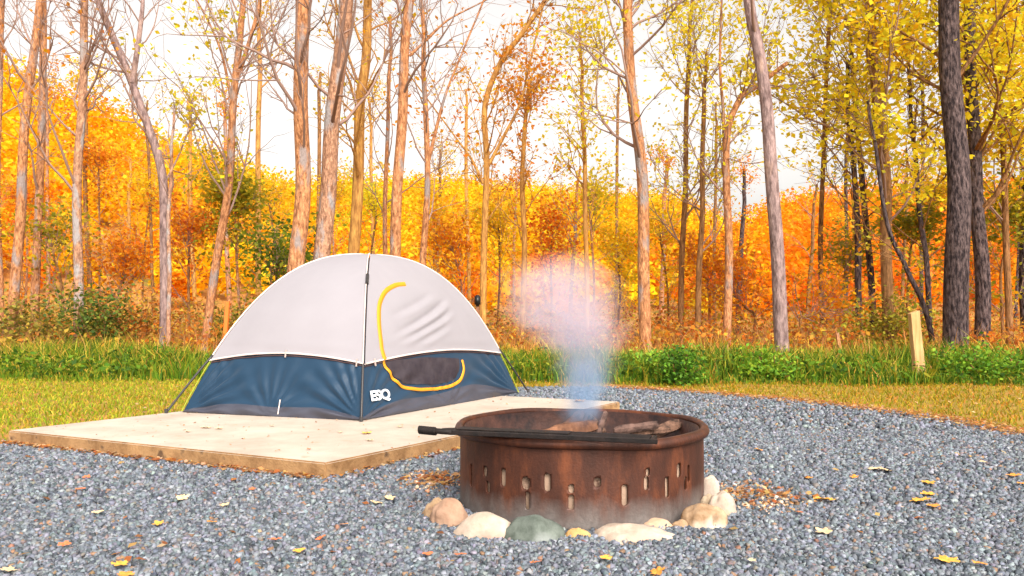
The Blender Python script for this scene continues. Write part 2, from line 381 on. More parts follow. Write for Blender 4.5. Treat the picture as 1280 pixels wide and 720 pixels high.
# ------------------------------------------------------------------ stones around ring
def stone(x0, x1, y0, y1, D, c1, c2, label, seed, depth=None, extra=None, hole=False, rot=0):
    pb = P((x0 + x1) / 2, y1, D); pt = P((x0 + x1) / 2, y0, D)
    wdt = (x1 - x0) / 1000 * D; top = pt[2]; dep = depth or wdt * .7
    rr = random.Random(seed); bm = bmesh.new(); bmesh.ops.create_icosphere(bm, subdivisions=4, radius=1)
    hz = top if top > .02 else .03
    off = Vector((rr.random() * 9, rr.random() * 9, rr.random() * 9))
    from mathutils import noise as mn
    for v in bm.verts:
        d = v.co.normalized(); k = 1 + .20 * mn.noise(d * 1.1 + off) + .13 * mn.noise(d * 2.4 + off) + .02 * mn.noise(d * 9 + off) + .010 * mn.noise(d * 22 + off)
        if hole:
            g = max(0, 1 - (d - Vector((.45, -.78, .42)).normalized()).length / .32); k -= .42 * g
        c = d * k; c.z = (abs(c.z) ** .85) * (1 if c.z > 0 else -1)
        v.co = Vector((c.x * wdt / 2 * 1.02, c.y * dep / 2, c.z * hz * .88))
    m = noise_mat('stone_' + str(seed), c1, c2, 14, .85, .003, 70, spec=.2, extra=extra)
    o = bm_obj('rock', bm, m, None, True); o.location = (pb[0], D, 0.0); o.rotation_euler.z = rot
    tag(o, label, 'rock', 'stones around the fire ring'); return o
SP = ((.50, .34, .22), 6, .52)
def dist_edge(px, extra=.05):
    a = math.atan2(-1, 0)
cream = ((.38, .29, .225), (.53, .44, .36)); pink = ((.32, .19, .125), (.46, .30, .21)); tan = ((.24, .14, .07), (.48, .34, .22))
stone(527, 562, 621, 650, 2.86, *tan, 'small speckled tan stone at the left end of the stone ring', 21, extra=((.2, .12, .08), 40, .55))
stone(538, 588, 619, 653, 2.76, *pink, 'smooth pinkish brown stone left of the long cream stone', 22)
stone(571, 641, 638, 670, 2.62, *cream, 'long smooth cream stone between the pinkish brown and grey green stones', 23, extra=((.50, .32, .25), 5, .55))
stone(633, 705, 640, 675, 2.585, (.07, .085, .07), (.17, .195, .17), 'smooth grey green stone in front of the fire ring', 24, extra=((.27, .29, .28), 5, .57))
stone(706, 738, 658, 680, 2.60, (.44, .24, .08), (.62, .40, .18), 'small yellow tan pebble between two bigger stones, at the ring front', 25)
stone(742, 846, 653, 683, 2.60, *cream, 'widest stone, flat and cream coloured, lying front right of the ring', 26, extra=((.50, .35, .26), 4, .55), depth=.16)
stone(800, 842, 646, 664, 2.72, (.42, .27, .17), (.55, .39, .28), 'low peach stone tucked behind the widest flat stone', 27)
stone(838, 864, 648, 667, 2.71, *tan, 'small mottled stone beside the pitted tan boulder', 28, extra=((.3, .2, .12), 30, .5))
stone(851, 910, 626, 672, 2.73, *tan, 'pitted tan and cream stone with a dark hollow in its face', 29, hole=True, extra=((.56, .48, .40), 5, .5))
stone(884, 921, 608, 643, 2.90, *cream, 'rough cream stone at the right end of the stone ring', 30, extra=SP)
stone(872, 902, 590, 625, 3.05, (.40, .32, .26), (.56, .48, .40), 'whitish stone against the right side of the ring wall', 31, extra=((.6, .32, .12), 9, .62))
stone(874, 902, 614, 640, 2.93, (.34, .25, .16), (.50, .40, .29), 'small buff stone wedged between the pitted and whitish stones', 32)

# ------------------------------------------------------------------ gravel stones
def stone_field(B, rad):
    cube = np.array([[-1, -1, -1], [1, -1, -1], [1, 1, -1], [-1, 1, -1], [-1, -1, 1], [1, -1, 1], [1, 1, 1], [-1, 1, 1]], float) * .62
    n = len(B); V = cube[None] * (1 + R.normal(0, .24, (n, 8, 3)))
    V *= R.uniform(.7, 1.25, (n, 1, 3))
    qn = R.normal(size=(n, 4)); qn /= np.linalg.norm(qn, axis=1)[:, None]
    w_, x_, y_, z_ = qn.T
    M = np.stack([1 - 2 * (y_ * y_ + z_ * z_), 2 * (x_ * y_ - z_ * w_), 2 * (x_ * z_ + y_ * w_), 2 * (x_ * y_ + z_ * w_), 1 - 2 * (x_ * x_ + z_ * z_), 2 * (y_ * z_ - x_ * w_), 2 * (x_ * z_ - y_ * w_), 2 * (y_ * z_ + x_ * w_), 1 - 2 * (x_ * x_ + y_ * y_)], -1).reshape(n, 3, 3)
    V = np.einsum('nij,nkj->nki', M, V) * rad[:, None, None] + B[:, None]
    f = np.array([[0, 3, 2, 1], [4, 5, 6, 7], [0, 1, 5, 4], [1, 2, 6, 5], [2, 3, 7, 6], [3, 0, 4, 7]])
    F = (np.arange(n)[:, None, None] * 8 + f[None]).reshape(-1, 4)
    return V.reshape(-1, 3), F
def scatter_gravel(n, y0, y1, half, rad, seed):
    x = R.uniform(-1, 1, n); y = np.sqrt(R.uniform(y0 * y0, y1 * y1, n)); x = x * (half * y + .25)
    k = inpoly(x, y, GRAV) & ~inpoly(x, y, SLAB) & (np.hypot(x - RC[0], y - RC[1]) > RW + .005)
    x, y = x[k], y[k]; r = rad * R.uniform(.65, 1.35, len(x))
    return np.stack([x, y, .008 + r * R.uniform(.2, 1.0, len(x))], 1), r
Bs, rs = [], []
for (n, y0, y1, rad) in ((76000, 1.45, 3.0, .0082), (84000, 3.0, 5.0, .0095), (62000, 5.0, 8.6, .0122)):
    b, r = scatter_gravel(n, y0, y1, .72, rad, 0); Bs.append(b); rs.append(r)
B = np.concatenate(Bs); rr_ = np.concatenate(rs); n = len(B)
V, F = stone_field(B, rr_)
cols = palette(n, [(.130, .147, .172), (.185, .205, .236), (.07, .082, .10), (.26, .28, .31), (.20, .165, .155), (.27, .16, .10)], [32, 32, 20, 11, 5, 2], .12)
# brown dirt patches beside the ring
pd = G(545, 605)[:2]; pe = G(940, 625)[:2]
for c_, rad in ((pd, .14), (pe, .17)):
    k = (np.hypot((B[:, 0] - c_[0]) / 1.0, (B[:, 1] - c_[1]) / 1.4) < rad * R.uniform(.6, 1.3, n)) & (R.random(n) < .5)
    cols[k] = palette(k.sum(), [(.36, .18, .08), (.52, .30, .16), (.2, .1, .05), (.6, .45, .33)], None, .15)
o = link('gravel', np_mesh('gravel', V, [F], np.repeat(cols, 6, 0)), GRAVEL); tag(o, 'loose blue grey crushed gravel covering the campsite', 'gravel', kind='stuff')

# ------------------------------------------------------------------ tent
TZ = ZS + .003
cA = G(229, 515, TZ)[:2]; cF = G(452, 525.5, TZ)[:2]; cR = G(647, 491, TZ)[:2]
cB = cA + cR - cF; CC = (cA + cR) / 2
apexz = P(455, 319, CC[1])[2] - TZ
corners = [cA, cF, cR, cB]; PEX = 2.45
def s_of(h): return 1 - (1 - h) ** (1 / PEX)
def pole_pt(c, h):
    s = s_of(h); xy = c[None] + (CC - c)[None] * s[:, None]
    return np.concatenate([xy, (TZ + apexz * h)[:, None]], 1)
def panel(i, v, h):
    """surface point of panel i (between corner i and i+1) for arrays v,h of the same shape; also outward dir"""
    sh = v.shape; v = v.ravel(); h = h.ravel(); a, b = corners[i], corners[(i + 1) % 4]
    p = pole_pt(a, h) * (1 - v)[:, None] + pole_pt(b, h) * v[:, None]
    e = (b - a) / np.linalg.norm(b - a); nrm = np.array([e[1], -e[0]])
    if np.dot(nrm, (a + b) / 2 - CC) < 0: nrm = -nrm
    # rounding: slight outward belly in the upper part, inward at the very bottom
    bel = np.sin(np.pi * v) * (.055 * np.sin(np.pi * np.clip((h - .12) / .88, 0, 1)) - .03 * np.exp(-(h / .12) ** 2) * 0)
    p[:, :2] += nrm[None] * bel[:, None]; nz = np.array([nrm[0], nrm[1], .35]); nz /= np.linalg.norm(nz)
    return p.reshape(*sh, 3), nz
def hem(i, v):
    return (.305 if i != 1 else .300) + .052 * np.sin(np.pi * v) ** .9
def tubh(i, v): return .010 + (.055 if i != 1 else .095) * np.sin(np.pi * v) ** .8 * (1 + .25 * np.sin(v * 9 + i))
lgv = .13
def wrinkle(i, v, h, kind):
    if kind == 'body':
        w_ = 0
        for (cv, ch, am, k, ph) in ((0, 0, .012, 21, .3), (1, 0, .012, 23, 1.1), (0, .40, .003, 15, .2), (1, .40, .003, 14, 2), (.5, 0, .006, 15, .7)):
            ang = np.arctan2((h - ch) * 1.2, (v - cv) * 1.6 + 1e-6); rr = np.hypot(v - cv, (h - ch) * 1.4)
            w_ = w_ + am * np.sin(ang * k + ph + 2 * rr) * np.exp(-((rr - .22) / .22) ** 2)
        w_ = w_ * (1 - np.exp(-((v - lgv) / .10) ** 2 - ((h - .13) / .07) ** 2) * (i == 1))
        return w_ + .004 * np.sin(v * 31 + h * 40) * np.exp(-((h - .05) / .07) ** 2)
    w_ = .0016 * np.sin(v * 23 + h * 6) * (1 - h)
    w_ = w_ + .002 * np.sin(h * 60 + 3 * v) * np.exp(-((h - .38) / .05) ** 2)
    if i == 1:   # diagonal creases across the door flap
        for (v0, h0, v1, h1, am, wd) in ((.18, .47, .72, .70, .012, .020), (.20, .42, .70, .62, .011, .018), (.16, .58, .60, .74, .007, .022), (.30, .40, .60, .52, .007, .02)):
            dx, dy = v1 - v0, h1 - h0; t = ((v - v0) * dx + (h - h0) * dy) / (dx * dx + dy * dy)
            dd = ((v - v0) * dy - (h - h0) * dx) / math.hypot(dx, dy)
            am = am * 1.25; w_ = w_ - am * np.exp(-(dd / wd) ** 2) * np.exp(-((t - .5) / .42) ** 4) + am * .7 * np.exp(-((dd - wd * 1.6) / wd) ** 2) * np.exp(-((t - .5) / .42) ** 4)
    return w_ * np.clip(np.sin(np.pi * v) * 4, 0, 1)
def fly_pt(i, v, h):
    p, nz = panel(i, v, h); return p + nz * (.016 + wrinkle(i, v, h, 'fly'))[..., None], nz
def body_pt(i, v, h):
    p, nz = panel(i, v, h); return p + nz * (wrinkle(i, v, h, 'body') * np.clip(np.sin(np.pi * v) * 5, 0, 1))[..., None], nz
def grid_faces(n, m):
    i = (np.arange(n - 1)[:, None] * m + np.arange(m - 1)[None]).ravel(); return np.stack([i, i + 1, i + m + 1, i + m], 1)
def cloth(name, c, rough=.55, bs=260, bd=.0004, spec=.3, trans=0):
    m = noise_mat(name, tuple(np.array(c) * .94), c, 5, rough, bd, 7, spec=spec, lo=.3, hi=.7)
    return m
M_fly = cloth('fly_fabric', (.30, .282, .305), .75, spec=.2); M_blue = cloth('blue_fabric', (.006, .034, .074), .5, spec=.35); M_blue.node_tree.nodes['Principled BSDF'].inputs['Sheen Weight'].default_value = .1
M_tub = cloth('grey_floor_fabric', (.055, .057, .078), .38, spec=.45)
M_yel = mat('yellow_zip', (.66, .28, .015), .5); M_piping = mat('light_piping', (.72, .60, .56), .6); M_pole = mat('dark_pole', (.035, .03, .03), .35, 0, .5)
M_ylg = mat('yellow_green_strap', (.30, .32, .03), .6); M_mesh = noise_mat('window_mesh', (.026, .020, .028), (.055, .044, .052), 6, .6, .01, 9)
M_white = mat('white_print', (.8, .82, .84), .6); M_hemshade = mat('hem_painted_shade', (.09, .05, .05), .7)
tent = empty('dome_tent', (CC[0], CC[1], TZ)); tag(tent, 'white and blue dome tent with yellow door zip, pitched on the concrete pad', 'tent')
TI = Matrix.Translation((-CC[0], -CC[1], -TZ))
def tpart(name, V, F, m, smooth=True, parent=tent):
    V = np.asarray(V).reshape(-1, 3) - (np.array([CC[0], CC[1], TZ]) if parent is not None else 0)
    return link(name, np_mesh(name, V, F), m, parent, smooth)
Vf, Ff, Vb, Fb, Vt, Ft = [], [], [], [], [], []
NV, NH = 90, 90
for i in range(4):
    v = np.linspace(0, 1, NV)[None].repeat(NH, 0)
    hm = hem(i, v); tt = np.linspace(0, 1, NH)[:, None].repeat(NV, 1); h = hm + (1 - hm) * (1 - (1 - tt) ** 1.6)
    p, _ = fly_pt(i, v, np.minimum(h, .9999)); Vf.append(p.reshape(-1, 3)); Ff.append(grid_faces(NH, NV) + i * NV * NH)
    NB = 50; v2 = np.linspace(0, 1, NV)[None].repeat(NB, 0); t2 = np.linspace(0, 1, NB)[:, None].repeat(NV, 1)
    tb = tubh(i, v2); p, _ = body_pt(i, v2, tb + (.43 - tb) * t2); Vb.append(p.reshape(-1, 3)); Fb.append(grid_faces(NB, NV) + i * NV * NB)
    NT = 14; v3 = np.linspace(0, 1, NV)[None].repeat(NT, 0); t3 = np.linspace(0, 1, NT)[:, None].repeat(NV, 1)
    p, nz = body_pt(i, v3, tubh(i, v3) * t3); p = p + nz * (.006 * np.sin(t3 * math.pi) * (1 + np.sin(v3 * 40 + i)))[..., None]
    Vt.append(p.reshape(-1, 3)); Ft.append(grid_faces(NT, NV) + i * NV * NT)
fl = tpart('rain_fly', np.concatenate(Vf), [np.concatenate(Ff)], M_fly)
bd_ = tpart('body', np.concatenate(Vb), [np.concatenate(Fb)], M_blue)
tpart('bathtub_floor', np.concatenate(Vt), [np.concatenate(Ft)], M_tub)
off0 = np.array([CC[0], CC[1], TZ])
def t_tube(name, pts, r, m, parent=tent, sides=8):
    t = Tubes(); t.add(np.asarray(pts) - off0, np.broadcast_to(r, len(pts)), sides, cap=True); return t.build(name, m, parent)
# hem piping on each panel edge and seams along the poles
for i in range(4):
    v = np.linspace(0, 1, 60); p, nz = fly_pt(i, v, hem(i, v)); t_tube('hem_piping', p, .006, M_piping, fl)
    p2, nz = body_pt(i, v, hem(i, v) - .012); t_tube('hem_shade_line', p2 + nz * .004, .004, M_hemshade, bd_)  # thin dark tube stands in for the shade under the fly hem
for k, c in enumerate(corners):
    h = 1 - (1 - np.linspace(0, 1, 50)) ** 1.8; hh = .30 + .6999 * h
    pp = pole_pt(c, hh); o_ = np.array([*(c - CC) / np.linalg.norm(c - CC), .3]) * .02
    t_tube('seam', pp + o_ * .9, .0055, M_piping if k != 1 else M_piping, fl)
    if k == 1: t_tube('pole_sleeve', pole_pt(c, .30 + .66 * h[:46]) + o_ * 1.25 + np.array([.006, 0, 0]), .0032, M_pole)
    # lower pole standing outside the body
    out = (c - CC) / np.linalg.norm(c - CC); 
    hl = np.linspace(0, .34, 16); pl = pole_pt(c, hl); kk = np.linspace(1, 0, 16)
    if k == 1: pl[:, :2] += out * (.012 + .03 * kk)[:, None]
    else: pl[:, :2] += out * (.02 + .085 * kk)[:, None]
    pl[0, 2] = ZS + .006
    t_tube('pole', pl, .0075, M_pole)
    pe_ = pole_pt(c, np.linspace(.005, .30, 12)); pe_[:, :2] += out * .012; t_tube('corner_strap', pe_, .0045 if k != 1 else .004, M_ylg if k != 1 else M_blue)
    t_tube('pole_foot', np.array([pl[0] + [0, 0, -.003], pl[0] + [0, 0, .025]]), .012, M_pole)
pp = pole_pt(cF, np.array([.78, .81, .84])); t_tube('clip', pp + np.array([.01, -.03, 0]), .012, M_pole)
# map a picture-measured outline on the right panel to (v,h)
gv, gh = np.meshgrid(np.linspace(.01, .99, 220), np.linspace(.01, .95, 320)); PG, _ = fly_pt(1, gv, gh); PX, PY = proj(PG)
def vh(x, y):
    k = np.argmin((PX - x) ** 2 + (PY - y) ** 2); return gv.flat[k], gh.flat[k]
def smooth_path(pts, n=90):
    pts = np.asarray(pts, float); m = len(pts); out = []
    for s in range(m - 1):
        p0, p1, p2, p3 = pts[max(s - 1, 0)], pts[s], pts[s + 1], pts[min(s + 2, m - 1)]
        for t in np.linspace(0, 1, n // (m - 1), endpoint=False):
            out.append(.5 * ((2 * p1) + (-p0 + p2) * t + (2 * p0 - 5 * p1 + 4 * p2 - p3) * t * t + (-p0 + 3 * p1 - 3 * p2 + p3) * t ** 3))
    out.append(pts[-1]); return np.array(out)
def ribbon(name, path, wd, lift, m, parent):
    v, h = path[:, 0], path[:, 1]; c, nz = fly_pt(1, v, h)
    below = h < hem(1, v) - .004; c[below] = body_pt(1, v[below], h[below])[0]
    c = c + nz * lift; tg = np.gradient(c, axis=0); tg /= np.linalg.norm(tg, axis=1)[:, None]; s = np.cross(tg, nz); s /= np.linalg.norm(s, axis=1)[:, None]
    wd = np.broadcast_to(wd, len(c))[:, None]
    prof = [(-.5, -.003), (-.44, .0015), (0, .003), (.44, .0015), (.5, -.003)]
    V = np.stack([c + s * wd * a + nz * b for a, b in prof], 1); n = len(c)
    return tpart(name, V, [grid_faces(n, 5)], m, True)
zup = np.array([vh(*p) for p in ((506, 355.5), (494, 357), (482, 364), (475, 378), (473, 396), (474.5, 418), (478, 440), (481, 450))])
zlo = np.array([vh(*p) for p in ((480, 447), (484, 458), (491, 470), (503, 481), (522, 486), (545, 485.5), (564, 482), (576, 475), (580, 463), (579.5, 449))])
ribbon('door_zip', smooth_path(zup), .036, .004, M_yel, fl)
ribbon('window_zip', smooth_path(zlo, 120), .024, .008, M_yel, bd_)
wp = np.array([vh(*p) for p in ((484, 452), (488, 461), (495, 470), (505, 478), (522, 480), (545, 480), (562, 477), (573, 471), (576, 462), (576, 448), (560, 446.5), (530, 446), (500, 449))])
ctr = wp.mean(0); Vw = []; K = 8; dense = []
for a_, b_ in zip(wp, np.roll(wp, -1, 0)):
    for t in np.linspace(0, 1, 5, endpoint=False): dense.append(a_ + (b_ - a_) * t)
dense = np.array(dense); nd = len(dense)
for k in range(1, K + 1):
    q_ = ctr + (dense - ctr) * (k / K); p, nz = body_pt(1, q_[:, 0], q_[:, 1]); Vw.append(p + nz * .006)
p, nz = body_pt(1, ctr[:1], ctr[1:]); Vw = np.concatenate([np.concatenate(Vw), p + nz * .006])
Fq = np.concatenate([np.stack([k * nd + np.arange(nd), k * nd + (np.arange(nd) + 1) % nd, (k + 1) * nd + (np.arange(nd) + 1) % nd, (k + 1) * nd + np.arange(nd)], 1) for k in range(K - 1)])
Ftr = np.stack([(np.arange(nd) + 1) % nd, np.arange(nd), np.full(nd, K * nd)], 1)
tpart('window', Vw, [Fq, Ftr], M_mesh, True)
# three bold white letters on the blue wall
cu = bpy.data.curves.new('logo', 'FONT'); cu.body = 'ESQ'; cu.size = .105; cu.offset = .0035; cu.extrude = .001; cu.space_character = .92; cu.align_x = 'CENTER'; cu.align_y = 'CENTER'
to = bpy.data.objects.new('t', cu); COL.objects.link(to); dg = bpy.context.evaluated_depsgraph_get(); dg.update(); lme = bpy.data.meshes.new_from_object(to.evaluated_get(dg)); bpy.data.objects.remove(to)
lv, lh = vh(476, 494); pc, nz = panel(1, np.array([lv]), np.array([lh])); px2, _ = panel(1, np.array([lv + .03]), np.array([lh])); py2, _ = panel(1, np.array([lv]), np.array([lh + .03]))
xa = Vector((px2 - pc)[0]).normalized(); ya = Vector((py2 - pc)[0]).normalized(); za = xa.cross(ya).normalized(); ya = za.cross(xa)
M = Matrix((xa, ya, za)).transposed().to_4x4(); M.translation = Vector(pc[0]) + za * .013 - Vector(off0)
lme.transform(M @ Matrix.Diagonal((1.12, .82, 1, 1))); lme.materials.clear(); link('logo', lme, M_white, tent)
# toggles below the hem
for (i, v_) in ((0, .52), (1, .05), (0, .97)):
    p, nz = fly_pt(i, np.array([v_]), hem(i, np.array([v_]))); t_tube('toggle', np.array([p[0] + [0, 0, .02], p[0] + nz * .01 - [0, 0, .03]]), .006, M_piping, fl)
p, nz = body_pt(0, np.array([.55, .55]), np.array([.012, .09])); t_tube('floor_tab', p + nz * .010, .0035, M_piping)
# ------------------------------------------------------------------ trees
YG = [(.80, .68, .03), (.92, .70, .03), (.62, .62, .05), (.95, .74, .04)]
YE = [(.86, .55, .02), (.92, .64, .03), (.80, .44, .02), (.70, .56, .03)]
OR = [(.86, .40, .02), (.90, .50, .02), (.80, .30, .02), (.72, .22, .02)]
RE = [(.78, .22, .02), (.84, .34, .03), (.62, .13, .02), (.88, .44, .03)]
GR = [(.13, .20, .02), (.22, .30, .03), (.08, .13, .02), (.36, .38, .03)]
OL = [(.34, .34, .03), (.50, .42, .03), (.22, .26, .03), (.60, .40, .03)]
def rot_dir(d, ang, az):
    d = d / np.linalg.norm(d); ref = np.array([0, 0, 1.]) if abs(d[2]) < .9 else np.array([1., 0, 0])
    a = np.cross(d, ref); a /= np.linalg.norm(a); b = np.cross(d, a)
    return d * math.cos(ang) + (a * math.cos(az) + b * math.sin(az)) * math.sin(ang)
def walk(p, d, ln, n, wig, up, rg):
    pts = [p]; d = d / np.linalg.norm(d)
    for k in range(n):
        d = d + rg.normal(0, wig, 3); d[2] += up; d /= np.linalg.norm(d); p = p + d * ln / n; pts.append(p)
    return np.array(pts)
def tree(label, path, D, w, bark, seed, nb=18, h0=2.2, blen=(1.2, 2.6), leaf=0, pal=YE, lsize=.10, lh0=0, ang=(.6, 1.1), up=.10, forks=(), top=3.0, name='tree', cat='tree', group='trees behind the campsite', sub=5, twig=3, cl=.16, lside=None, base_z=None):
    rg = np.random.default_rng(seed)
    pts = [P(x, y, D) for x, y in path]
    b = pts[0].copy(); b[2] = 0; dd = pts[1] - pts[0]; dd = dd / max(dd[2], .3); pts[0] = b + dd * 0
    pts[0][0] = pts[0][0] - dd[0] * 0
    if top: 
        d = pts[-1] - pts[-2]; d /= np.linalg.norm(d); pts.append(pts[-1] + d * top * .5); pts.append(pts[-1] + d * top * .5)
    pts = smooth_path(pts, max(30, 10 * len(pts))); H = pts[-1][2]
    tz = np.linspace(0, 1, len(pts))[:, None]; jit = np.array([[1., 1., 0]]) * w / 1000 * D * (.16 * np.sin(tz * 9 + rg.uniform(0, 6, (1, 3))) + .09 * np.sin(tz * 21 + rg.uniform(0, 6, (1, 3)))); pts = pts + jit - jit[0]
    r0 = w / 2000 * D
    f = np.linspace(0, 1, len(pts)); rad = r0 * (1.12 - .55 * f) ; rad[:2] *= [1.35, 1.12]
    if top and top > 3.5: rad = r0 * (1.12 - .4 * f); rad[:2] *= [1.35, 1.12]
    root = empty(name, tuple(pts[0])); tag(root, label, cat, group)
    o0 = pts[0].copy(); T = Tubes(); T.add(pts - o0, rad, 10)
    B = Tubes(); LP = []
    stems = [(pts, rad)]
    for (k0, k1path, wf) in forks:   # extra stems: start fraction picks nearest px
        q = smooth_path([P(x, y, D + (ox if False else 0)) for x, y in k1path], 24); dq = q[-1] - q[-2]; dq /= np.linalg.norm(dq); q = np.concatenate([q, [q[-1] + dq * 1.0, q[-1] + dq * 2.0]])
        rq = np.linspace(wf / 2000 * D, wf / 2000 * D * .45, len(q)); T.add(q - o0, rq, 8); stems.append((q, rq))
    for si, (sp, sr) in enumerate(stems):
        zs = sp[:, 2]; cand = np.where(zs > h0)[0]
        if len(cand) < 2: continue
        m = nb if si == 0 else max(3, nb // 3)
        for k in range(m):
            j = cand[int(rg.random() * (len(cand) - 1))]; p = sp[j] + (sp[j + 1 if j + 1 < len(sp) else j] - sp[j]) * rg.random()
            td = sp[min(j + 1, len(sp) - 1)] - sp[j - 1]
            az = rg.uniform(0, TAU) 
            d = rot_dir(td, rg.uniform(*ang), az); ln = rg.uniform(*blen) * (1.1 - .4 * (zs[j] - h0) / max(H - h0, 1))
            br = min(sr[j] * .34, .008 + ln * .010)
            q = walk(p, d, ln, 7, .13, up, rg); B.add(q - o0, np.linspace(br, br * .3, 8), 5)
            for _ in range(sub):
                jj = rg.integers(2, 8); d2 = rot_dir(q[min(jj, 7)] - q[jj - 1], rg.uniform(.4, 1.0), rg.uniform(0, TAU)); l2 = ln * rg.uniform(.25, .55)
                q2 = walk(q[jj], d2, l2, 4, .16, up * .8, rg); B.add(q2 - o0, np.linspace(br * .45, br * .16, 5), 4)
                LP.append(q2[1:]);
                for _ in range(twig):
                    j3 = rg.integers(1, 5); d3 = rot_dir(q2[j3] - q2[j3 - 1], rg.uniform(.4, .9), rg.uniform(0, TAU))
                    q3 = walk(q2[j3], d3, l2 * rg.uniform(.3, .6), 2, .15, up * .5, rg); B.add(q3 - o0, np.linspace(br * .22, br * .12, 3), 3); LP.append(q3[1:])
    nT = sum(len(f) for f in T.F); V_ = np.concatenate(T.V + B.V); F_ = np.concatenate(T.F + [f + T.n for f in B.F])
    to_ = link('trunk', np_mesh('trunk', V_, [F_]), [BARK[bark], BARK['brown'] if bark == 'dark' else (BARK['gold'] if bark == 'gold' else TWIG)], root, True)
    mi = np.zeros(len(F_), np.int32); mi[nT:] = 1; to_.data.polygons.foreach_set('material_index', mi)
    if leaf and LP:
        A = np.concatenate(LP); A = A[A[:, 2] > lh0]
        if lside: A = A[(A[:, 0] - o0[0]) * lside > -.6]
        if len(A):
            c = A[rg.integers(0, len(A), leaf)] + rg.normal(0, cl, (leaf, 3)) * [1, 1, .55]
            V, F = leaves_arr(c - o0, lsize * R.uniform(.6, 1.25, leaf), .5)
            tone = palette(1, pal, None, .1)[0]
            cc = palette(leaf, pal) * .75 + tone * .25
            link('crown', np_mesh('crown', V, [F], cc), LEAF, root)
    return root

# front row, measured one by one: (base ... top) in picture units at their own distance
tree('reddish trunk leaning right, leftmost of the front trees', [(14, 435), (22, 300), (33, 150), (52, -10)], 15, 12, 'orange', 101, nb=16)
tree('straight slim trunk just right of the leaning leftmost one', [(44, 435), (48, 300), (56, 120), (54, -10)], 17, 10, 'orange', 102, nb=14)
tree('pale straight trunk with leafy orange collar, left of the forked tree', [(96, 436), (99, 300), (105, 130), (107, -10)], 14, 11, 'pale', 103, nb=16, leaf=250, pal=OR, lh0=3.2)
tree('slender forked tree with dark lower trunk, curving left at the top', [(205, 436), (206, 330), (201, 230), (182, 160), (163, 100), (138, 40), (120, -10)], 14, 11, 'grey', 104, nb=15, forks=((0, ((165, 104), (172, 60), (178, 10), (178, -10)), 8),))
tree('thin pale sapling touching the forked tree at its base', [(212, 436), (211, 360), (210, 270), (214, 200)], 13.6, 5, 'pale', 105, nb=4, top=1.0, blen=(.5, 1.0))
tree('leaning tree with fan of rising branches and yellow sprays, left of the tent top', [(255, 434), (268, 330), (285, 220), (293, 120), (301, 50), (306, -10)], 14.5, 10, 'orange', 106, nb=20, leaf=1300, pal=YG, lh0=2.6, ang=(.3, .9), up=.05, forks=((0, ((292, 110), (306, 70), (318, 30), (328, -10)), 7), (0, ((290, 130), (278, 70), (262, 30), (240, -10)), 4)), lside=-1)
tree('thin trunk far behind, between the fan branched and thick orange trunks', [(324, 420), (322, 260), (322, 120), (323, 60)], 22, 6.5, 'gold', 107, nb=14, blen=(1, 2), leaf=200, pal=YE, lsize=.12)
tree('thick straight orange brown trunk left of the tent top', [(366, 436), (371, 300), (374, 150), (377, -10)], 12, 19, 'orange', 108, nb=13, h0=3.0, top=5)
tree('thick mottled trunk leaning slightly right, directly over the tent', [(400, 436), (407, 300), (415, 150), (431, -10)], 12.6, 20, 'pale', 109, nb=13, h0=2.6, top=5)
tree('golden trunk wrapped in yellow leaves, between the two thick pairs of trunks', [(436, 430), (441, 300), (447, 150), (456, 80), (462, -10)], 16, 14, 'gold', 110, nb=26, h0=3, leaf=500, pal=YE)
tree('thin bare trunk just left of the smooth reddish trunk', [(478, 430), (481, 330), (484, 220), (487, 100)], 18, 6, 'orange', 111, nb=14, top=1.5)
tree('smooth reddish trunk leaning right, right of the tent pole', [(488, 436), (496, 270), (506, 120), (515, -10)], 12.8, 13, 'orange', 112, nb=12, h0=2.6, top=5, forks=((0, ((512, 70), (535, 48), (560, 25), (592, 8)), 4),))
tree('slim tree dividing into two upright stems, behind the right tent shoulder', [(522, 434), (528, 310), (536, 215), (533, 140), (530, 80)], 15, 8, 'orange', 113, nb=16, leaf=260, pal=OR, forks=((0, ((536, 200), (548, 150), (558, 115), (572, 80)), 5),), top=1.5)
tree('multi stemmed orange tree with one stem arching right into the sky', [(604, 436), (604, 300), (606, 200), (604, 130), (622, 80), (650, 45), (668, 18)], 16, 8, 'gold', 114, nb=24, h0=2.0, leaf=900, pal=OR, top=.8, forks=((0, ((606, 215), (630, 170), (650, 130), (660, 90)), 5), (0, ((604, 230), (590, 200), (572, 175)), 4)), blen=(.8, 1.8))
tree('slim orange leafed tree standing behind the smoke', [(652, 436), (654, 300), (650, 210), (656, 150)], 18, 7, 'gold', 115, nb=24, h0=1.6, leaf=1300, pal=OR, top=1.0, blen=(.8, 1.7))
tree('pale thin stem tree with few green sprays, left of the big yellow leafed trunk', [(733, 436), (733, 300), (732, 200), (728, 110)], 17, 6, 'gold', 116, nb=18, h0=1.8, leaf=1100, pal=YG, top=1.2, blen=(.8, 1.7))
tree('reddish trunk curving left with yellow leaves at the top, right of the smoke', [(808, 438), (804, 340), (798, 220), (789, 120), (785, 50), (787, -10)], 13, 14, 'orange', 117, nb=22, h0=1.8, leaf=2600, pal=YG, top=4, lsize=.095)
tree('small slim dark stem between the smoke tree and the curving one', [(872, 436), (874, 330), (878, 240), (880, 150)], 16, 7, 'brown', 118, nb=18, h0=1.8, leaf=1100, pal=YG, top=1.4, blen=(.8, 1.8))
tree('slender knobbly tree left of the grey leaning trunk', [(850, 436), (852, 330), (856, 230), (860, 130), (862, 60)], 18, 7, 'brown', 119, nb=20, h0=2.2, leaf=1100, pal=YG, top=1.4)
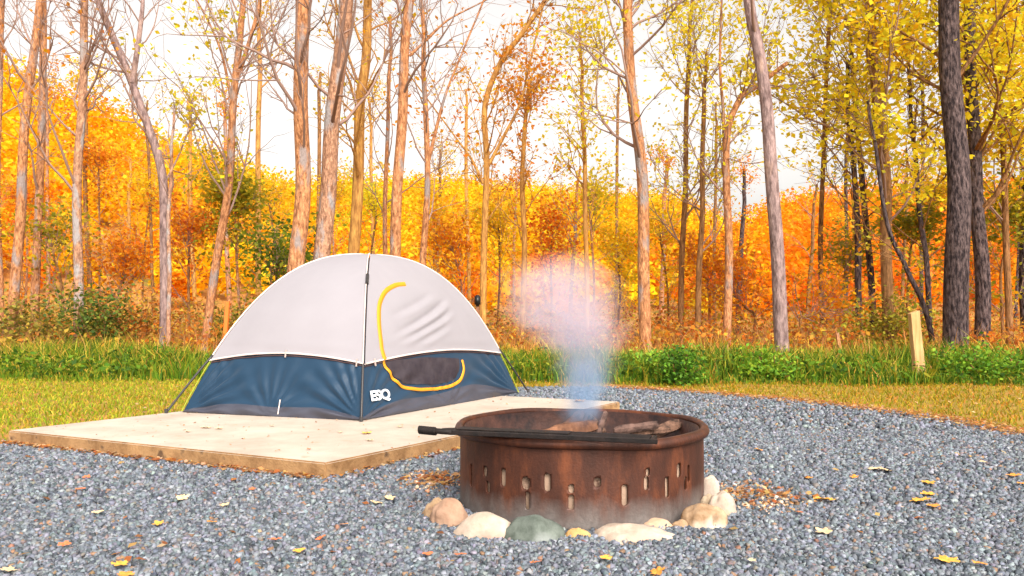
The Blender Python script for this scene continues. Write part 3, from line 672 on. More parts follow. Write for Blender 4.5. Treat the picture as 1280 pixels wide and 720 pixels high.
tree('thin curved tree whose top bends right toward the grey leaning trunk', [(908, 437), (909, 330), (905, 230), (907, 160), (925, 122), (938, 112)], 14.5, 9.5, 'orange', 120, nb=18, h0=1.8, leaf=1400, pal=YG, top=.8, forks=((0, ((906, 200), (904, 140), (900, 80), (902, 0)), 5),), blen=(.9, 1.8))
tree('smooth grey trunk leaning left, alone against the open sky', [(980, 440), (974, 370), (963, 250), (955, 160), (944, 60), (935, -10)], 11.5, 16, 'grey', 121, nb=5, h0=4.0, top=5)
tree('leafy yellow tree with straight brown trunk, left of the thickest dark trunk', [(1112, 425), (1108, 300), (1100, 200), (1092, 90), (1086, -10)], 14, 13, 'brown', 122, nb=46, h0=2.2, leaf=10500, pal=YG, lsize=.13, top=3, blen=(1.3, 2.6), cl=.22)
tree('slim dark stem behind the leafy yellow tree, first of a close pair', [(1076, 430), (1072, 330), (1066, 220)], 17, 8, 'dark', 123, nb=16, h0=2, leaf=700, pal=YG, top=2.5)
tree('slim dark stem behind the leafy yellow tree, leaning left of its pair', [(1092, 430), (1086, 330), (1076, 230), (1070, 150)], 19, 8, 'dark', 124, nb=16, h0=2, leaf=600, pal=YG, top=2.5)
tree('thickest trunk of all, nearly black with rough bark', [(1193, 432), (1190, 300), (1188, 150), (1187, -10)], 12.5, 27, 'dark', 125, nb=22, h0=3.0, leaf=7000, pal=YE, lsize=.12, top=5, blen=(1.2, 2.6), cl=.25)
tree('second dark trunk with leaves hanging round it, right of the thickest one', [(1226, 434), (1225, 330), (1221, 230), (1216, 120), (1212, 0)], 15, 17, 'dark', 126, nb=50, h0=2.4, leaf=11500, pal=YG, lsize=.13, top=3, blen=(1.3, 2.8), cl=.25)
tree('thin dark tree leaning left behind the wooden post', [(1170, 436), (1152, 380), (1132, 335), (1112, 290), (1096, 200)], 13, 6, 'dark', 127, nb=10, h0=1.2, leaf=220, pal=OL, top=1.0, blen=(.5, 1.2))
tree('thin dark crooked stem left of the thickest trunk', [(1166, 434), (1158, 340), (1148, 260), (1142, 180)], 16, 6.5, 'dark', 128, nb=20, h0=1.8, leaf=900, pal=YG, top=2.0)
tree('slender trunk at the right edge with arching yellow boughs', [(1262, 434), (1260, 330), (1254, 200), (1246, 60)], 16, 8, 'brown', 129, nb=36, h0=2.4, leaf=12000, pal=YE, lsize=.13, top=3, cl=.25)
tree('olive leaved tree cut by the right edge of the view', [(1285, 434), (1284, 300), (1288, 150), (1292, 20)], 17, 10, 'dark', 130, nb=36, h0=2, leaf=9000, pal=YG, lsize=.13, top=2.5, cl=.25)
tree('slim airy yellow green tree just left of the leafy yellow one', [(1030, 436), (1026, 300), (1030, 160), (1036, 30)], 19, 6, 'brown', 131, nb=24, h0=3.8, leaf=1500, pal=YG, lsize=.125, top=2.5, cl=.2)
tree('slim bare tree at far left behind the leaning leftmost trunk', [(0, 434), (-4, 300), (-2, 120), (4, 0)], 18, 8, 'orange', 132, nb=14)

# saplings and young leafy trees of the middle ground
MID = [ # px, top_y, dist, palette, leaves, label
 (30, 250, 21, OR, 1300, 'orange young tree left of the pale straight trunk'), (75, 300, 17, OL, 900, 'olive bushy young tree low at the far left'),
 (125, 200, 24, OR, 1800, 'tall orange young tree behind the pale straight trunk'), (150, 320, 18, RE, 1100, 'red orange young maple left of the forked tree'),
 (178, 230, 26, YE, 1500, 'yellow young tree directly behind the forked tree'), (238, 290, 18, RE, 1300, 'red leaved young maple right of the forked tree'),
 (300, 250, 18, OL, 2600, 'dense olive green young tree left of the tent'), (345, 240, 26, YE, 1500, 'yellow young tree behind the thick orange trunk'),
 (335, 330, 16, GR, 1300, 'low dark green young tree beside the tent shoulder'), (420, 235, 28, YE, 1300, 'yellow young tree seen over the tent top'),
 (465, 250, 22, YG, 1200, 'yellow green young tree over the tent door'), (545, 260, 24, YE, 1500, 'yellow young tree above the right tent shoulder'),
 (575, 300, 19, OR, 1300, 'orange young tree right of the tent shoulder'), (622, 270, 22, YE, 1400, 'golden young tree left of the smoke'),
 (690, 280, 20, RE, 1400, 'rust red young tree straight behind the smoke'), (742, 240, 19, YG, 900, 'green tipped young tree above the smoke'),
 (770, 300, 22, YE, 1500, 'golden young tree left of the curving reddish trunk'), (835, 285, 23, YE, 1300, 'thin golden young tree right of the curving reddish trunk'),
 (885, 330, 19, OR, 1200, 'orange young tree between the slim dark stems'), (940, 360, 18, RE, 900, 'low red bushy young tree left of the grey leaning trunk'),
 (1005, 370, 17, OR, 900, 'low orange bushy young tree right of the grey leaning trunk'), (1050, 320, 20, OL, 1200, 'olive young tree left of the leafy yellow tree'),
 (1135, 290, 18, OL, 1500, 'olive young tree behind the wooden post'), (1160, 240, 22, YE, 1500, 'golden young tree left of the thickest trunk'),
 (1215, 330, 20, OR, 900, 'orange young tree between the two dark trunks'), (1255, 280, 17, OL, 1700, 'olive young tree right of the second dark trunk'),
 (-40, 280, 18, YE, 1200, 'yellow young tree cut by the left edge of the view'), (1320, 260, 18, YE, 1200, 'golden young tree cut by the right edge of the view')]
for k, (x, ty, D, pal, nl, lab) in enumerate(MID):
    tree(lab, [(x, 432), (x + R.uniform(-6, 6), (432 + ty) / 2), (x + R.uniform(-10, 10), ty + 25)], D, 60 / D, 'brown' if k % 3 else 'orange', 300 + k, nb=30, h0=.5, blen=(.6, 1.5), leaf=int(nl * 1.15), pal=pal, lsize=.115, top=.4, name='young_tree', cat='young tree', group='young trees of the undergrowth', sub=4, twig=2, cl=.2)
# background trunks deep in the wood: nothing tells them apart
for k in [0, 2, 4, 5, 7, 9, 11, 13, 14, 16, 18, 21, 23, 24, 26, 27, 28, 29, 30, 31, 32, 33]:
    x = [62, 78, 118, 142, 160, 190, 228, 246, 272, 290, 340, 392, 425, 470, 545, 560, 590, 618, 640, 668, 690, 712, 750, 768, 828, 842, 890, 925, 1010, 1060, 1125, 1150, 1205, 1272][k] + R.uniform(-3, 3)
    D = R.uniform(22, 34); ty = R.uniform(120, 250) if k not in (18, 19, 20, 21, 22, 27, 28) else R.uniform(250, 280)
    l_ = R.uniform(-9, 9)
    tree('thin trunk standing deep in the wood behind the front trees', [(x, 428), (x + l_ * .5, 330), (x + l_, ty)], D, R.uniform(3.6, 6), ['orange', 'gold', 'brown'][k % 3] if x < 900 else ['brown', 'dark'][k % 2], 500 + k, nb=9, h0=2.5, blen=(.8, 1.8), leaf=int(R.uniform(80, 500)), pal=YE if k % 3 else OR, lsize=.13, top=1.5, name='tree', group='thin trunks deep in the wood', sub=4, twig=2)

# ------------------------------------------------------------------ hillside forest (one mass)
def crown_mass(name, label, pts, rad, per, lsize, cols, kindcat):
    n = len(pts); m = n * per
    d = R.normal(size=(n, per, 3)); d /= np.linalg.norm(d, axis=2)[..., None]; rr = R.uniform(.45, 1.0, (n, per, 1)) ** .6
    lump = 1 + .25 * np.sin(d[..., :1] * 4 + R.uniform(0, 6, (n, 1, 1))) * np.cos(d[..., 1:2] * 5 + R.uniform(0, 6, (n, 1, 1)))
    c = pts[:, None] + d * rr * lump * rad[:, None, None] * np.array([1, 1, 1.15])
    V, F = leaves_arr(c.reshape(-1, 3), lsize * R.uniform(.6, 1.3, m), .3, .8)
    cc = np.repeat(cols, per, 0) * (1 + R.normal(0, .07, (m, 1))); cc = np.clip(cc, .005, .95)
    o = link(name, np_mesh(name, V, [F], cc), LEAF); tag(o, label, kindcat, kind='stuff'); return o
n = 5200; yy = np.sqrt(R.uniform(40 ** 2, 178 ** 2, n)); pxs = R.uniform(-420, 1700, n); xx = (pxs - 640) / 1000 * yy
D_ = np.interp(pxs, RX, RD); k = yy < D_ + 8; xx, yy, pxs = xx[k], yy[k], pxs[k]
zz = terr(xx, yy); rad = R.uniform(1.7, 3.0, len(xx)); rad = rad * np.clip(.6 + yy / 160, .8, 1.4) * np.clip((yy - 22) / 55, .38, 1)
pts = np.stack([xx, yy, zz + rad * .9 + .6], 1)
t = np.clip((pxs - 820) / 200, 0, 1) * .8 + np.clip((250 - pxs) / 400, 0, 1) * .25; rnd = R.random(len(xx)); low = np.clip(1 - (zz / 10), 0, 1) * .35
ye = palette(len(xx), [(.95, .52, .010), (.95, .58, .012), (.93, .45, .010), (.85, .58, .02)], None, .07); ora = palette(len(xx), [(.93, .32, .010), (.92, .39, .012), (.84, .25, .012)], None, .07)
cols = np.where((rnd < .05 + t + low * .7)[:, None], ora, ye)
crown_mass('hillside_forest', 'yellow and orange autumn forest covering the hills behind the camp', pts, rad, 150, .44, cols, 'forest')

# ------------------------------------------------------------------ undergrowth
n = 46000; y = R.uniform(12.6, 34, n); px = R.uniform(-250, 1530, n); x = (px - 640) / 1000 * y
clump = .5 + .5 * np.sin(x * 1.7 + 1.3 * np.sin(y * .9)) * np.cos(y * 1.1 + np.sin(x * .8)); hh = (.30 + .95 * clump * np.clip((y - 11.5) / 6, .25, 1.2)) * R.random(n) ** .8
V, F = leaves_arr(np.stack([x, y, hh + .02], 1), R.uniform(.05, .13, n), .3)
mixr = np.clip(np.where(px > 820, .75, .45) + .2 * np.sin(x * .9), 0, 1)
red = palette(n, [(.62, .17, .02), (.72, .26, .03), (.42, .12, .03), (.70, .38, .05)]); brn = palette(n, [(.45, .24, .06), (.56, .38, .06), (.30, .28, .04), (.24, .13, .05), (.68, .46, .05)])
o = link('undergrowth', np_mesh('undergrowth', V, [F], np.where((R.random(n) < mixr)[:, None], red, brn)), LEAF); tag(o, 'red and brown brush covering the forest floor under the trees', 'undergrowth', kind='stuff')
n = 9000; y = R.uniform(12.2, 26, n); x = R.uniform(-.92, .92, n) * y
V, q, t3 = blades_arr(np.stack([x, y, 0 * x], 1), R.uniform(.2, .75, n), .014, .5)
o = link('dry_brush', np_mesh('dry_brush', V, [q, t3], np.tile(palette(n, [(.40, .18, .06), (.50, .26, .07), (.24, .10, .04), (.60, .26, .05)]), (2, 1))), GRASS); tag(o, 'dry brown weed stalks standing along the edge of the wood', 'dry weeds', kind='stuff')

# ------------------------------------------------------------------ grass
def vline(x): return 8.55 - .062 * x   # front edge of the tall verge
def verge_blades(n, y_extra, h, w, pal, wts=None, pw=1.0, bend=.4):
    x = R.uniform(-14, 14, n); y = vline(x) + R.uniform(0, 1, n) ** pw * y_extra + .12 * np.sin(x * 3)
    k = np.abs(x) < .85 * y; x, y = x[k], y[k]
    patch = .68 + .40 * np.sin(x * 1.1 + 2 * np.sin(x * .37)) * np.cos(y * 1.9 + x)
    hs = h * R.uniform(.35, 1.25, len(x)) * patch * np.clip(.55 + (y - vline(x)) * .6, .5, 1)
    V, q, t3 = blades_arr(np.stack([x, y, 0 * x], 1), hs, w, bend); return V, q, t3, palette(len(x), pal, wts, .16)
def add_blades(name, label, sets, cat):
    Vs, Q, T3, C1 = [], [], [], []; o_ = 0
    for V, q, t3, c in sets: Vs.append(V); Q.append(q + o_); T3.append(t3 + o_); C1.append(c); o_ += len(V)
    c = np.concatenate(C1)
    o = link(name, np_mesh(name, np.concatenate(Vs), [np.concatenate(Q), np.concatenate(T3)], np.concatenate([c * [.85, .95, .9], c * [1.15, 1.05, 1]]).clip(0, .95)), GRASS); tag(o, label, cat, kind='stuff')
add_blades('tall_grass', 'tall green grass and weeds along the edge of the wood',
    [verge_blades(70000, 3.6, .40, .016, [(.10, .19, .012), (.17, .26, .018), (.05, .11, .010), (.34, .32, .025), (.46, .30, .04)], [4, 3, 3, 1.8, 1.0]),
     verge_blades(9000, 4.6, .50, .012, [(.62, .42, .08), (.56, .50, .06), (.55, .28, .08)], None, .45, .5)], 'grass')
# broad weeds
n = 16000; x = R.uniform(-13, 13, n); y = vline(x) + R.uniform(0, 2.2, n); k = (np.abs(x) < .85 * y) & (np.sin(x * 1.6 + .5) * np.cos(y * 1.3 + x * .7) > -.3 - .05 * x); x, y = x[k], y[k]; n = len(x)
z = R.uniform(.02, 1, n) ** .7 * (.24 + .12 * np.sin(x * 2.3) * np.cos(y * 3))
V, F = leaves_arr(np.stack([x, y, z], 1), R.uniform(.04, .09, n), .8)
o = link('weeds', np_mesh('weeds', V, [F], palette(n, [(.075, .165, .012), (.13, .24, .016), (.04, .09, .012), (.24, .27, .02)])), GRASS); tag(o, 'low broad leaved weeds in front of the tall grass', 'weeds', kind='stuff')
# short lawn
n = 150000; x = R.uniform(-9, 10, n); y = R.uniform(4.3, 10, n)
k = (np.abs(x) < .8 * y) & (y < vline(x) + .4) & ~inpoly(x, y, GRAV) & ~inpoly(x, y, SLAB); x, y = x[k], y[k]; n = len(x)
thin = .62 + .38 * np.sin(x * 2.1 + y) * np.cos(y * 3.1 - x); k = R.random(n) < np.where(x > 0, .65, .95) * (.55 + .45 * thin); x, y = x[k], y[k]; n = len(x)
V, q, t3 = blades_arr(np.stack([x, y, 0 * x + .004], 1), R.uniform(.018, .05, n), .009, .8)
c = palette(n, [(.25, .33, .02), (.42, .41, .03), (.22, .27, .015), (.60, .38, .05), (.46, .24, .04)], [4, 4, 2, 2, 1]); c[x > 0] *= [1.0, .74, .7]
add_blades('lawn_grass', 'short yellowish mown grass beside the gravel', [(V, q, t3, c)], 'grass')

# leaf litter: along the gravel edge, slab foot, lawn
def along(p0, p1, n, sd, sd2=None):
    t = R.random(n)[:, None]; p = np.asarray(p0)[None, :2] * (1 - t) + np.asarray(p1)[None, :2] * t; return p + R.normal(0, sd, (n, 2))
L_ = []
edge = [np.array(p[:2]) for p in gb] + [np.array((6.5, 2.6))]
for a_, b_ in zip(edge[:-1], edge[1:]): L_.append(along(a_, b_, int(900 * min(2.2, np.linalg.norm(b_ - a_))), .09))
gF = np.array(Fc); eo = .03
nrm1 = np.array([(Lc - Fc)[1], -(Lc - Fc)[0]]); nrm1 /= np.linalg.norm(nrm1); nrm1 *= -1 if nrm1[1] > 0 else 1
L_.append(along(Fc + nrm1 * .025, Lc + nrm1 * .02, 620, .018)); L_.append(along(Lc + nrm1 * .1, Lc + nrm1 * .3 - [.6, 0], 420, .07)); L_.append(along(Fc + [.03, 0], Rc + [.03, 0], 300, .018))
L_.append(np.array(pd)[None] + R.normal(0, .07, (160, 2))); L_.append(np.array(pe)[None] + R.normal(0, .09, (170, 2)))
lw = np.stack([R.uniform(-8, 8, 3600), R.uniform(4.8, 9.8, 3600)], 1); lw = lw[~inpoly(lw[:, 0], lw[:, 1], GRAV)]; L_.append(lw)
gs = np.stack([R.uniform(-3.4, 5.5, 700), R.uniform(1.7, 7.5, 700)], 1); gs = gs[inpoly(gs[:, 0], gs[:, 1], GRAV)]; L_.append(gs)
A = np.concatenate(L_); A = A[~inpoly(A[:, 0], A[:, 1], SLAB) & (np.hypot(A[:, 0] - RC[0], A[:, 1] - RC[1]) > RW + .02)]
sl = np.stack([R.uniform(-3, 1.3, 1200), R.uniform(3.4, 7, 1200)], 1); sl = sl[inpoly(sl[:, 0], sl[:, 1], SLAB)][:260]
C3 = np.concatenate([np.column_stack([A, R.uniform(.022, .034, len(A))]), np.column_stack([sl, np.full(len(sl), ZS + .004)])])
sz = np.concatenate([R.uniform(.012, .038, len(A)), R.uniform(.008, .022, len(sl))])
V, F = leaves_arr(C3, sz, 3.0, .7); o = link('leaf_litter', np_mesh('leaf_litter', V, [F], palette(len(C3), [(.62, .26, .07), (.50, .17, .06), (.70, .42, .16), (.36, .16, .07), (.74, .50, .30)])), LEAF); tag(o, 'small scattered bits of brown and orange leaves on the ground', 'leaf litter', kind='stuff')

# larger fallen leaves, one object each
def leaf_mesh(seed):
    rr = random.Random(seed); n = 20; vs = [(0, 0, .004)]
    for k in range(n):
        a_ = k / n * TAU; r = 1 * (.62 + .38 * abs(math.cos(a_ * 2.5))) * rr.uniform(.85, 1.1); vs.append((r * math.cos(a_) * 1.1, r * math.sin(a_) * .85, .22 * rr.uniform(-.2, 1) * r))
    me = bpy.data.meshes.new('fallen_leaf'); me.from_pydata(vs, [], [(0, 1 + k, 1 + (k + 1) % n) for k in range(n)]); return me
LM = {}
for nm, c1, c2 in (('yellow', (.66, .30, .04), (.80, .44, .09)), ('orange', (.60, .20, .03), (.76, .33, .07)), ('red', (.52, .11, .04), (.68, .24, .10)), ('tan', (.56, .38, .20), (.78, .60, .38))):
    m = noise_mat('fallen_leaf_' + nm, c1, c2, 3, .7); LM[nm] = [leaf_mesh(hash_) for hash_ in (3, 5, 8)]
    for me in LM[nm]: me.materials.append(m)
fallen = [(228, 622, 'tan', 9), (281, 631, 'tan', 7), (198, 654, 'yellow', 9), (264, 652, 'orange', 7), (150, 705, 'yellow', 13), (157, 718, 'orange', 11), (80, 680, 'red', 9), (344, 674, 'red', 9), (374, 688, 'yellow', 9), (401, 672, 'red', 8), (315, 611, 'red', 6), (100, 611, 'red', 7), (108, 596, 'red', 6), (10, 712, 'tan', 12), (122, 640, 'tan', 8),
          (1031, 624, 'yellow', 14), (1011, 597, 'orange', 6), (1068, 596, 'orange', 7), (1160, 603, 'yellow', 11), (1150, 625, 'yellow', 12), (1167, 632, 'orange', 9), (1160, 617, 'yellow', 9), (1184, 700, 'yellow', 15), (1030, 664, 'tan', 12), (1225, 704, 'orange', 9), (1268, 594, 'orange', 9), (1276, 604, 'orange', 7), (949, 562, 'orange', 6), (1095, 586, 'tan', 11), (1110, 588, 'tan', 9), (1228, 577, 'tan', 6),
          (669, 703, 'red', 8), (757, 697, 'yellow', 9), (822, 714, 'orange', 12), (575, 693, 'red', 9), (535, 692, 'red', 8), (487, 622, 'tan', 9), (540, 570, 'red', 7), (470, 628, 'tan', 9), (1000, 640, 'red', 5), (940, 700, 'tan', 6), (430, 655, 'orange', 6)]
for k, (x, y, c, s) in enumerate(fallen):
    p = G(x, y, .03); me = LM[c][k % 3]; o = bpy.data.objects.new('fallen_leaf', me); COL.objects.link(o)
    o.location = p; sc = s / 1000 * p[1]; o.scale = (sc, sc, sc); o.rotation_euler = (R.uniform(-.2, .2), R.uniform(-.2, .2), R.uniform(0, 6.2))
    tag(o, {'yellow': 'yellow', 'orange': 'orange', 'red': 'rust red', 'tan': 'pale tan'}[c] + ' fallen leaf lying on the grey gravel', 'leaf', c + ' fallen leaves on the gravel')
for k, (x, y, c, s) in enumerate([(258, 534, 'tan', 9), (274, 535, 'tan', 7), (386, 561, 'red', 5), (458, 541, 'yellow', 9), (462, 550, 'tan', 7), (235, 539, 'tan', 5), (725, 501, 'yellow', 12), (340, 532, 'tan', 5), (500, 533, 'tan', 6), (425, 540, 'tan', 5)]):
    p = G(x, y, ZS + .006); me = LM[c][k % 3]; o = bpy.data.objects.new('fallen_leaf', me); COL.objects.link(o)
    o.location = p; sc = s / 1000 * p[1] * .8; o.scale = (sc, sc, sc); o.rotation_euler = (0, 0, R.uniform(0, 6.2))
    tag(o, {'yellow': 'yellow', 'red': 'dark red', 'tan': 'pale tan'}[c] + ' fallen leaf lying on the concrete slab', 'leaf', c + ' fallen leaves on the slab')

# shrubs
def shrub(x, y, D, w, h, pal, label, seed, n=1500, ls=.05):
    b = P(x, y, D); b[2] = 0; root = empty('shrub', tuple(b)); tag(root, label, 'shrub', 'shrubs at the edge of the wood'); T = Tubes(); rg = np.random.default_rng(seed); LPs = []
    for k in range(16):
        d = rot_dir(np.array([0, 0, 1.]), rg.uniform(.1, .9), rg.uniform(0, TAU)); q = walk(np.array([0, 0, 0.]) + rg.normal(0, w * .08, 3) * [1, 1, 0], d, h * rg.uniform(.7, 1.1), 5, .14, .05, rg); T.add(q, np.linspace(.012, .004, 6), 5); LPs.append(q[1:])
    T.build('stems', BARK['brown'], root); A = np.concatenate(LPs); c = A[rg.integers(0, len(A), n)] + rg.normal(0, 1, (n, 3)) * [w * .17, w * .17, h * .12]; c[:, 2] = np.clip(np.abs(c[:, 2]), .02, None)
    V, F = leaves_arr(c, ls * R.uniform(.6, 1.3, n), .5); link('foliage', np_mesh('foliage', V, [F], palette(n, pal)), GRASS, root)
shrub(848, 484, 8.4, .50, .36, [(.10, .24, .02), (.17, .34, .03), (.05, .12, .02)], 'rounded dark green shrub behind the fire ring, right of the smoke', 41, 2000, .045)
shrub(805, 480, 9.2, .6, .30, [(.16, .32, .03), (.28, .42, .04)], 'light green low shrub left of the rounded dark green one', 42, 1200, .05)
shrub(958, 484, 9.0, .6, .34, [(.18, .36, .03), (.10, .22, .02), (.3, .42, .03)], 'bright green shrub below the grey leaning trunk', 43, 1500, .05)
shrub(1230, 484, 8.8, .9, .40, [(.08, .2, .02), (.15, .3, .02), (.24, .38, .03)], 'wide dark green shrub right of the wooden post', 44, 2200, .05)
shrub(128, 436, 14, 1.3, 1.2, [(.06, .11, .02), (.12, .18, .03), (.2, .22, .03)], 'dark evergreen bush right of the pale straight trunk', 45, 2600, .08)
shrub(40, 436, 14.5, 2.0, 1.0, [(.14, .15, .03), (.24, .2, .03), (.36, .26, .04)], 'brownish olive bush under the leaning leftmost trunk', 46, 2600, .08)
shrub(175, 436, 14.5, 1.0, 1.1, [(.6, .2, .03), (.5, .3, .04), (.36, .14, .03)], 'rust coloured bush left of the forked tree', 47, 1500, .08)
shrub(1110, 436, 14, 1.8, 1.0, [(.34, .32, .03), (.22, .2, .03), (.45, .36, .04)], 'olive bush behind the top of the wooden post', 48, 2400, .08)
shrub(300, 436, 15, 1.2, .9, [(.3, .24, .03), (.16, .16, .03)], 'olive brown bush behind the left tent pole', 49, 1500, .08)

# ------------------------------------------------------------------ posts
M_post = noise_mat('post_wood', (.46, .24, .09), (.66, .42, .19), 7, .85, .003, 40, stretch=(3, 3, .3))
M_orange = mat('orange_marker', (.85, .18, .03), .5); M_blk = mat('black_plastic', (.012, .012, .014), .35, 0, .5)
def post(name, x0, y0, x1, y1, D, wpx, m, label, cat, group=None, par=None, base=None):
    top = P(x1, y1, D); bot = P(x0, y0, D); b = np.array([bot[0] + (bot[0] - top[0]) / max(top[2] - bot[2], .1) * bot[2], D, 0]); ht = top - b; ww = wpx / 1000 * D
    bm = bmesh.new(); box(bm, (0, 0, .5), (ww, ww * .8, 1.0)); bmesh.ops.subdivide_edges(bm, edges=[e for e in bm.edges if abs(e.verts[0].co.z - e.verts[1].co.z) > .5], cuts=6)
    for v in bm.verts: z = v.co.z; v.co = Vector((v.co.x * (1.06 - .10 * z) + ht[0] * z + random.uniform(-.002, .002), v.co.y + random.uniform(-.002, .002), z * ht[2] + (v.co.x * .35 if z > .9 else 0)))
    bmesh.ops.bevel(bm, geom=[e for e in bm.edges], offset=.004, segments=1, affect='EDGES')
    root = empty(name, tuple(b)) if par else None
    o = bm_obj('shaft' if par else name, bm, m, root)
    if not par: o.location = tuple(b)
    r = root or o; tag(r, label, cat, group); return r, b, ht
post('wooden_post', 1148, 456, 1142, 390, 9.2, 11.5, M_post, 'pale yellow wooden post standing in the tall grass at the right', 'post')
post('marker_post', 281, 425, 285, 377, 13.2, 5, M_orange, 'short orange marker post left of the tent, at the edge of the wood', 'marker post')
post('stump', 1050, 436, 1046, 414, 12.8, 4, BARK['orange'], 'small broken pale stub in the brush right of the grey trunk', 'stump')
r, b, ht = post('camera_post', 598, 436, 597, 374, 12.6, 4.5, noise_mat('post_brown', (.16, .06, .03), (.34, .16, .08), 9), 'slim brown post topped with a black box, right of the tent', 'post', None, True)
bm = bmesh.new(); box(bm, (ht[0], -.035, ht[2] - .02), (.095, .07, .17)); bmesh.ops.bevel(bm, geom=bm.edges[:], offset=.02, segments=3, affect='EDGES'); bm_obj('head_box', bm, M_blk, r, True)

# ------------------------------------------------------------------ smoke
Dm = 3.25
ax = [(722, 545, .055, .0), (728, 510, .105, 0), (731, 478, .13, 0), (733, 448, .155, 0), (722, 418, .225, 0), (704, 386, .285, 0), (698, 356, .29, 0), (704, 328, .22, 0), (712, 306, .07, 0)]
pts = np.array([P(a_[0], a_[1], Dm) for a_ in ax]); rad = np.array([a_[2] for a_ in ax]) * 1.28
sm_c = smooth_path([(*p, r) for p, r in zip(pts, rad)], 64)
so = pts[0].copy()
T = Tubes(); T.add(np.column_stack([sm_c[:, 0] - so[0], sm_c[:, 1] * 0, sm_c[:, 2] - so[2]]), np.maximum(sm_c[:, 3], .02), 40, cap=True)
Ms = bpy.data.materials.new('smoke'); Ms.use_nodes = True; nt = Ms.node_tree; nt.nodes.remove(nt.nodes['Principled BSDF'])
pv = nt.nodes.new('ShaderNodeVolumePrincipled'); nt.links.new(pv.outputs[0], nt.nodes['Material Output'].inputs['Volume'])
tc = N(Ms, 'ShaderNodeTexCoord'); sp = N(Ms, 'ShaderNodeSeparateXYZ'); L(Ms, tc.outputs['Object'], sp.inputs[0])
Hs = float(sm_c[:, 2].max() - so[2]); zn = N(Ms, 'ShaderNodeMath', operation='DIVIDE'); L(Ms, sp.outputs[2], zn.inputs[0]); zn.inputs[1].default_value = Hs
def curve_node(xs, ys, lo, hi):
    r = N(Ms, 'ShaderNodeValToRGB'); L(Ms, zn.outputs[0], r.inputs[0]); r.color_ramp.interpolation = 'EASE'; e = r.color_ramp.elements
    while len(e) < len(xs): e.new(.5)
    for k, (a_, b_) in enumerate(zip(xs, ys)): v = (b_ - lo) / (hi - lo); e[k].position = a_; e[k].color = (v, v, v, 1)
    m_ = N(Ms, 'ShaderNodeMapRange', i_To_Min=lo, i_To_Max=hi); L(Ms, r.outputs[0], m_.inputs[0]); return m_.outputs[0]
zz = np.clip((pts[:, 2] - so[2]) / Hs, 0, 1)
rx = curve_node(list(zz), list(rad), 0, .32); cxn = curve_node(list(zz), list(pts[:, 0] - so[0]), -.2, .2)
dx = N(Ms, 'ShaderNodeMath', operation='SUBTRACT'); L(Ms, sp.outputs[0], dx.inputs[0]); L(Ms, cxn, dx.inputs[1])
cb = N(Ms, 'ShaderNodeCombineXYZ'); L(Ms, dx.outputs[0], cb.inputs[0]); L(Ms, sp.outputs[1], cb.inputs[1]); ln = N(Ms, 'ShaderNodeVectorMath', operation='LENGTH'); L(Ms, cb.outputs[0], ln.inputs[0])
dv = N(Ms, 'ShaderNodeMath', operation='DIVIDE'); L(Ms, ln.outputs['Value'], dv.inputs[0]); L(Ms, rx, dv.inputs[1])
nz = N(Ms, 'ShaderNodeTexNoise', i_Scale=4.2, i_Detail=7., i_Roughness=.62, i_Distortion=1.6); L(Ms, tc.outputs['Object'], nz.inputs['Vector'])
a1 = N(Ms, 'ShaderNodeMath', operation='MULTIPLY_ADD'); L(Ms, nz.outputs[0], a1.inputs[0]); a1.inputs[1].default_value = 2.8; a1.inputs[2].default_value = -.74   # 0..~.9
a2 = N(Ms, 'ShaderNodeMath', operation='SUBTRACT'); L(Ms, a1.outputs[0], a2.inputs[0]); L(Ms, dv.outputs[0], a2.inputs[1])
mr = N(Ms, 'ShaderNodeMapRange', interpolation_type='SMOOTHSTEP', i_From_Min=-.45, i_From_Max=.55, i_To_Min=0., i_To_Max=1.); L(Ms, a2.outputs[0], mr.inputs[0])
edge_ = N(Ms, 'ShaderNodeMapRange', interpolation_type='SMOOTHSTEP', i_From_Min=1., i_From_Max=.25); L(Ms, dv.outputs[0], edge_.inputs[0])
topf = N(Ms, 'ShaderNodeMapRange', interpolation_type='SMOOTHSTEP', i_From_Min=1., i_From_Max=.72); L(Ms, zn.outputs[0], topf.inputs[0])
m1 = N(Ms, 'ShaderNodeMath', operation='MULTIPLY'); L(Ms, mr.outputs[0], m1.inputs[0]); L(Ms, edge_.outputs[0], m1.inputs[1])
m2 = N(Ms, 'ShaderNodeMath', operation='MULTIPLY'); L(Ms, m1.outputs[0], m2.inputs[0]); L(Ms, topf.outputs[0], m2.inputs[1])
dens = curve_node([0, .16, .3, .45, 1], [0, 8, 9, 5.5, 5], 0, 20)
m3 = N(Ms, 'ShaderNodeMath', operation='MULTIPLY'); L(Ms, m2.outputs[0], m3.inputs[0]); L(Ms, dens, m3.inputs[1]); L(Ms, m3.outputs[0], pv.inputs['Density'])
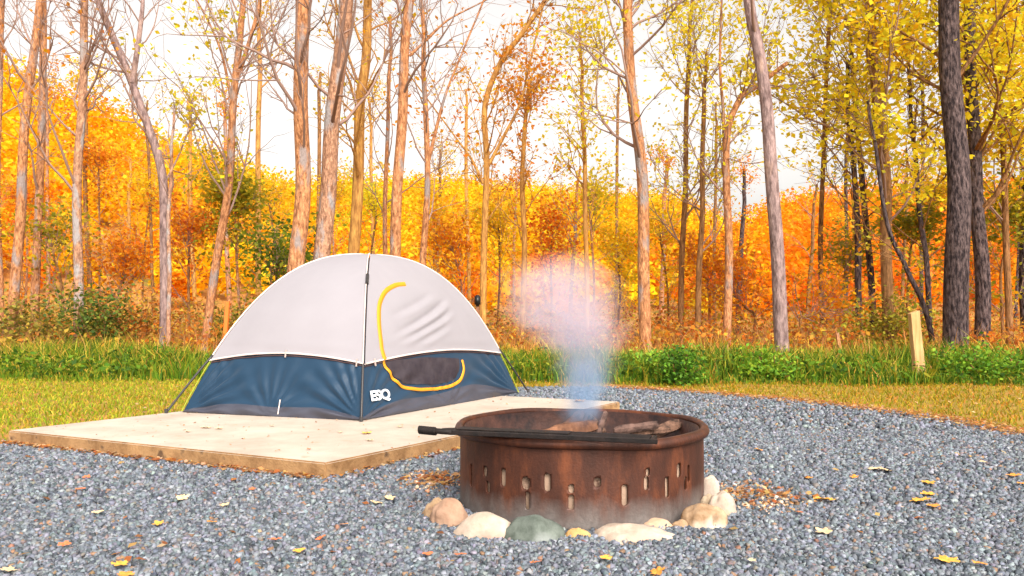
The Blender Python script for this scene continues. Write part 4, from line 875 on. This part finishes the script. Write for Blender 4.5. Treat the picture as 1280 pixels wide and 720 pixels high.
cr = N(Ms, 'ShaderNodeValToRGB'); L(Ms, zn.outputs[0], cr.inputs[0]); e = cr.color_ramp.elements; e[0].position = .2; e[0].color = (.40, .62, .90, 1); e[1].position = .62; e[1].color = (.84, .76, .86, 1)
L(Ms, cr.outputs[0], pv.inputs['Color'])
Ms.cycles.volume_step_rate = .4
o = T.build('smoke', Ms, None, False); o.location = tuple(so); tag(o, 'lavender cloud of campfire smoke rising from a bluish column', 'smoke', kind='stuff')

# ------------------------------------------------------------------ light
SUN_EL, SUN_AZ = math.radians(40), math.radians(160)    # azimuth from +Y towards +X
W = bpy.data.worlds.new('World'); S.world = W; W.use_nodes = True; nt = W.node_tree; bg = nt.nodes['Background']
sky = nt.nodes.new('ShaderNodeTexSky'); sky.sky_type = 'NISHITA'; sky.sun_disc = False; sky.sun_elevation = SUN_EL; sky.sun_rotation = SUN_AZ; sky.dust_density = 6; sky.air_density = 1.0; sky.ozone_density = 1
hs = nt.nodes.new('ShaderNodeHueSaturation'); hs.inputs['Saturation'].default_value = .10; hs.inputs['Value'].default_value = 2.8
nt.links.new(sky.outputs[0], hs.inputs['Color']); wm = nt.nodes.new('ShaderNodeMix'); wm.data_type = 'RGBA'; wm.blend_type = 'MULTIPLY'; wm.inputs[0].default_value = 1; wm.inputs[7].default_value = (1.0, .955, .90, 1); nt.links.new(hs.outputs[0], wm.inputs[6]); nt.links.new(wm.outputs[2], bg.inputs[0]); bg.inputs[1].default_value = .15
sl_ = bpy.data.lights.new('sun', 'SUN'); sl_.energy = 1.5; sl_.angle = math.radians(14); sl_.color = (1, .93, .82)
so_ = bpy.data.objects.new('sun', sl_); COL.objects.link(so_)
sd = Vector((math.sin(SUN_AZ) * math.cos(SUN_EL), math.cos(SUN_AZ) * math.cos(SUN_EL), math.sin(SUN_EL))); so_.rotation_euler = sd.to_track_quat('Z', 'Y').to_euler(); so_.location = (5, -8, 10)
S.view_settings.view_transform = 'Standard'; S.view_settings.look = 'None'; S.view_settings.exposure = -.32; S.view_settings.gamma = 1
S.render.engine = 'CYCLES'; S.cycles.max_bounces = 8; S.cycles.transparent_max_bounces = 16; S.cycles.volume_bounces = 2; S.cycles.use_denoising = True
